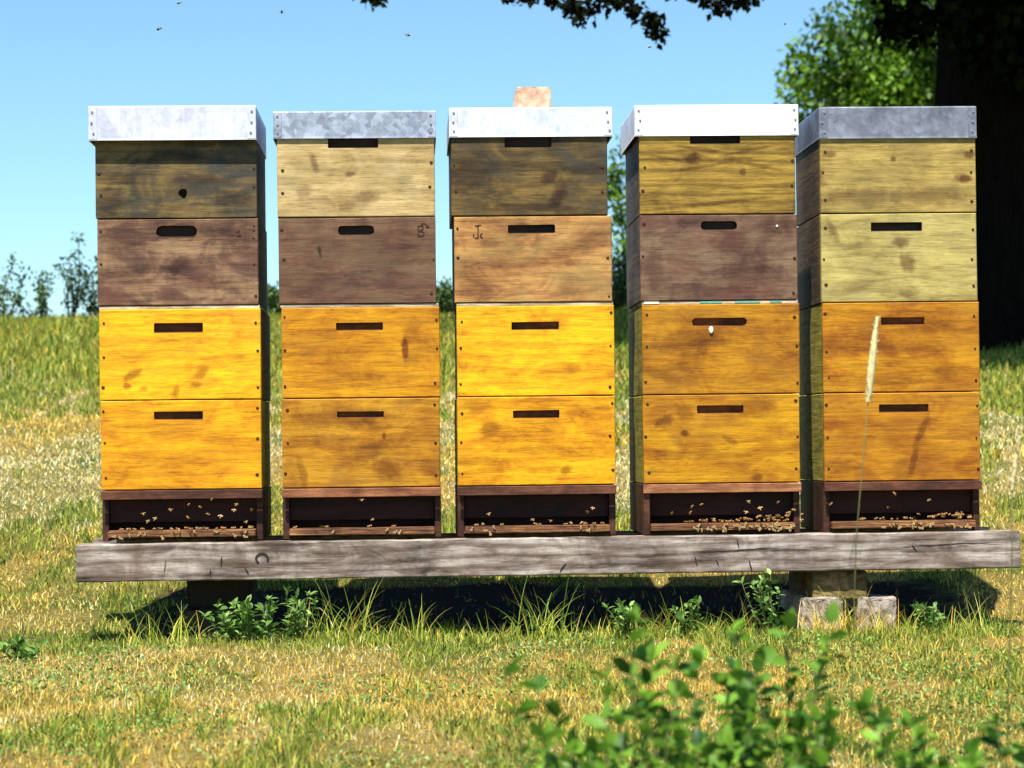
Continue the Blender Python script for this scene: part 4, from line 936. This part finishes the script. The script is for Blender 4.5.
plant(620, -.14, .13, 8, .026, 'leaf_weed', 'small leafy weed below the gap right of the middle hive', 'weed', 'leafy_weed', .8, 8, gw)
plant(690, -.16, .14, 8, .026, 'leaf_weed', 'small leafy weed below the slot of the fourth hive', 'weed', 'leafy_weed', .8, 8, gw)
plant(770, -.16, .20, 8, .028, 'leaf_weed', 'leafy weed left of the pale stones', 'weed', 'leafy_weed', .7, 8, gw)
plant(925, -.10, .10, 8, .024, 'leaf_weed', 'small leafy weed in front of the dark shade right of the stones', 'weed', 'leafy_weed', .9, 8, gw)
plant(22, -.5, .08, 8, .03, 'leaf_weed', 'low green weed in the lawn at the left edge', 'weed', 'leafy_weed', 1.3, 8, gw)
# ---------------------------------------------------------------- blurred shrub shoots close to the camera
gs = 'leafy shoots close to the camera'
shoots = [(540, -4.35, 640, 3, 'leafy shoot close to the camera, leftmost of the shrub at lower centre'), (566, -4.1, 700, 3, 'low leafy shoot, second from the left in the shrub at lower centre'), (598, -4.25, 655, 3, 'leafy shoot close to the camera, third from the left in the shrub'), (628, -4.1, 625, 3, 'leafy shoot close to the camera rising below the middle hive'), (655, -4.4, 650, 4, 'dense leafy shoot close to the camera at lower centre'),
          (683, -4.15, 630, 4, 'leafy shoot close to the camera below the left side of the fourth hive'), (712, -4.3, 660, 4, 'leafy shoot close to the camera below the slot of the fourth hive'), (738, -4.0, 640, 3, 'leafy shoot close to the camera below the right side of the fourth hive'), (762, -4.3, 650, 4, 'dense leafy shoot close to the camera just left of the stones'), (790, -4.1, 560, 3, 'tallest leafy shoot, its bright tip overlapping the beam'), (800, -4.4, 690, 3, 'low leafy shoot at the foot of the tallest one'),
          (905, -4.4, 685, 3, 'leafy shoot close to the camera below the right end of the beam'), (955, -4.3, 715, 3, 'low leafy shoot near the lower right corner'), (988, -4.3, 670, 3, 'leafy shoot close to the camera near the lower right corner'), (1016, -4.2, 655, 3, 'leafy shoot close to the camera at the right edge'), (875, -4.5, 740, 3, 'lowest leafy shoot close to the camera right of the stones')]
for (px, Y, top, ns, lab) in shoots:
    ht = at(px, top, Y).z-gz(px2w(px, Y), Y)
    plant(px, Y, ht, ns+1, .036, 'leaf_shrub', lab, 'shrub', 'shrub_shoot', .19, 21 if px > 640 else 13, gs, wr=.60)
# seed stalks
def stalk(tip, bot, Y, x_mid, label, thick=.0095, ln=.17):
    a = at(*tip, Y); b = at(*bot, Y); m_ = at(*x_mid, Y); gb = gz(b.x, Y); base_ = Vector((b.x-.02, Y, gb))
    t = empty('seed_stalk', base_); tag(t, label, 'grass stalk', 'tall dry grass stalks')
    d = (a-m_).normalized(); top = m_+d*0
    tubes('stem', [([Vector((0, 0, 0)), b-base_, m_-base_], [.0014, .0012, .0010])], M['stem'], t, 6)
    pts = []; rr = []
    for q in range(9):
        f = q/8; pts.append(m_.lerp(a, f)-base_); rr.append(thick*(math.sin(math.pi*(.10+.85*f)))**.5*random.uniform(.93, 1.07)*(1-.25*f))
    tubes('seed_head', [(pts, rr)], M['straw'], t, 8)
    n_ = 260; P_ = []; D_ = []
    for q in range(n_):
        f = random.random(); p_ = (m_.lerp(a, f)-base_); P_.append(np.array(p_)); an = random.uniform(0, 6.28); D_.append(np.array((math.cos(an)*.6, math.sin(an)*.6, 1)))
    leaves('bristles', np.array(P_), .013, M['straw'], t, up=0, wratio=.22, dirs=np.array(D_))
stalk((877, 317), (856, 540), -2.6, (868, 402), 'tall pale seed head on a thin stalk in front of the rightmost hive')
stalk((1020, 430), (1012, 560), -2.9, (1012, 490), 'blurred pale seed head at the right edge above the beam end', .006)
print('bees', nb, 'blades', n)
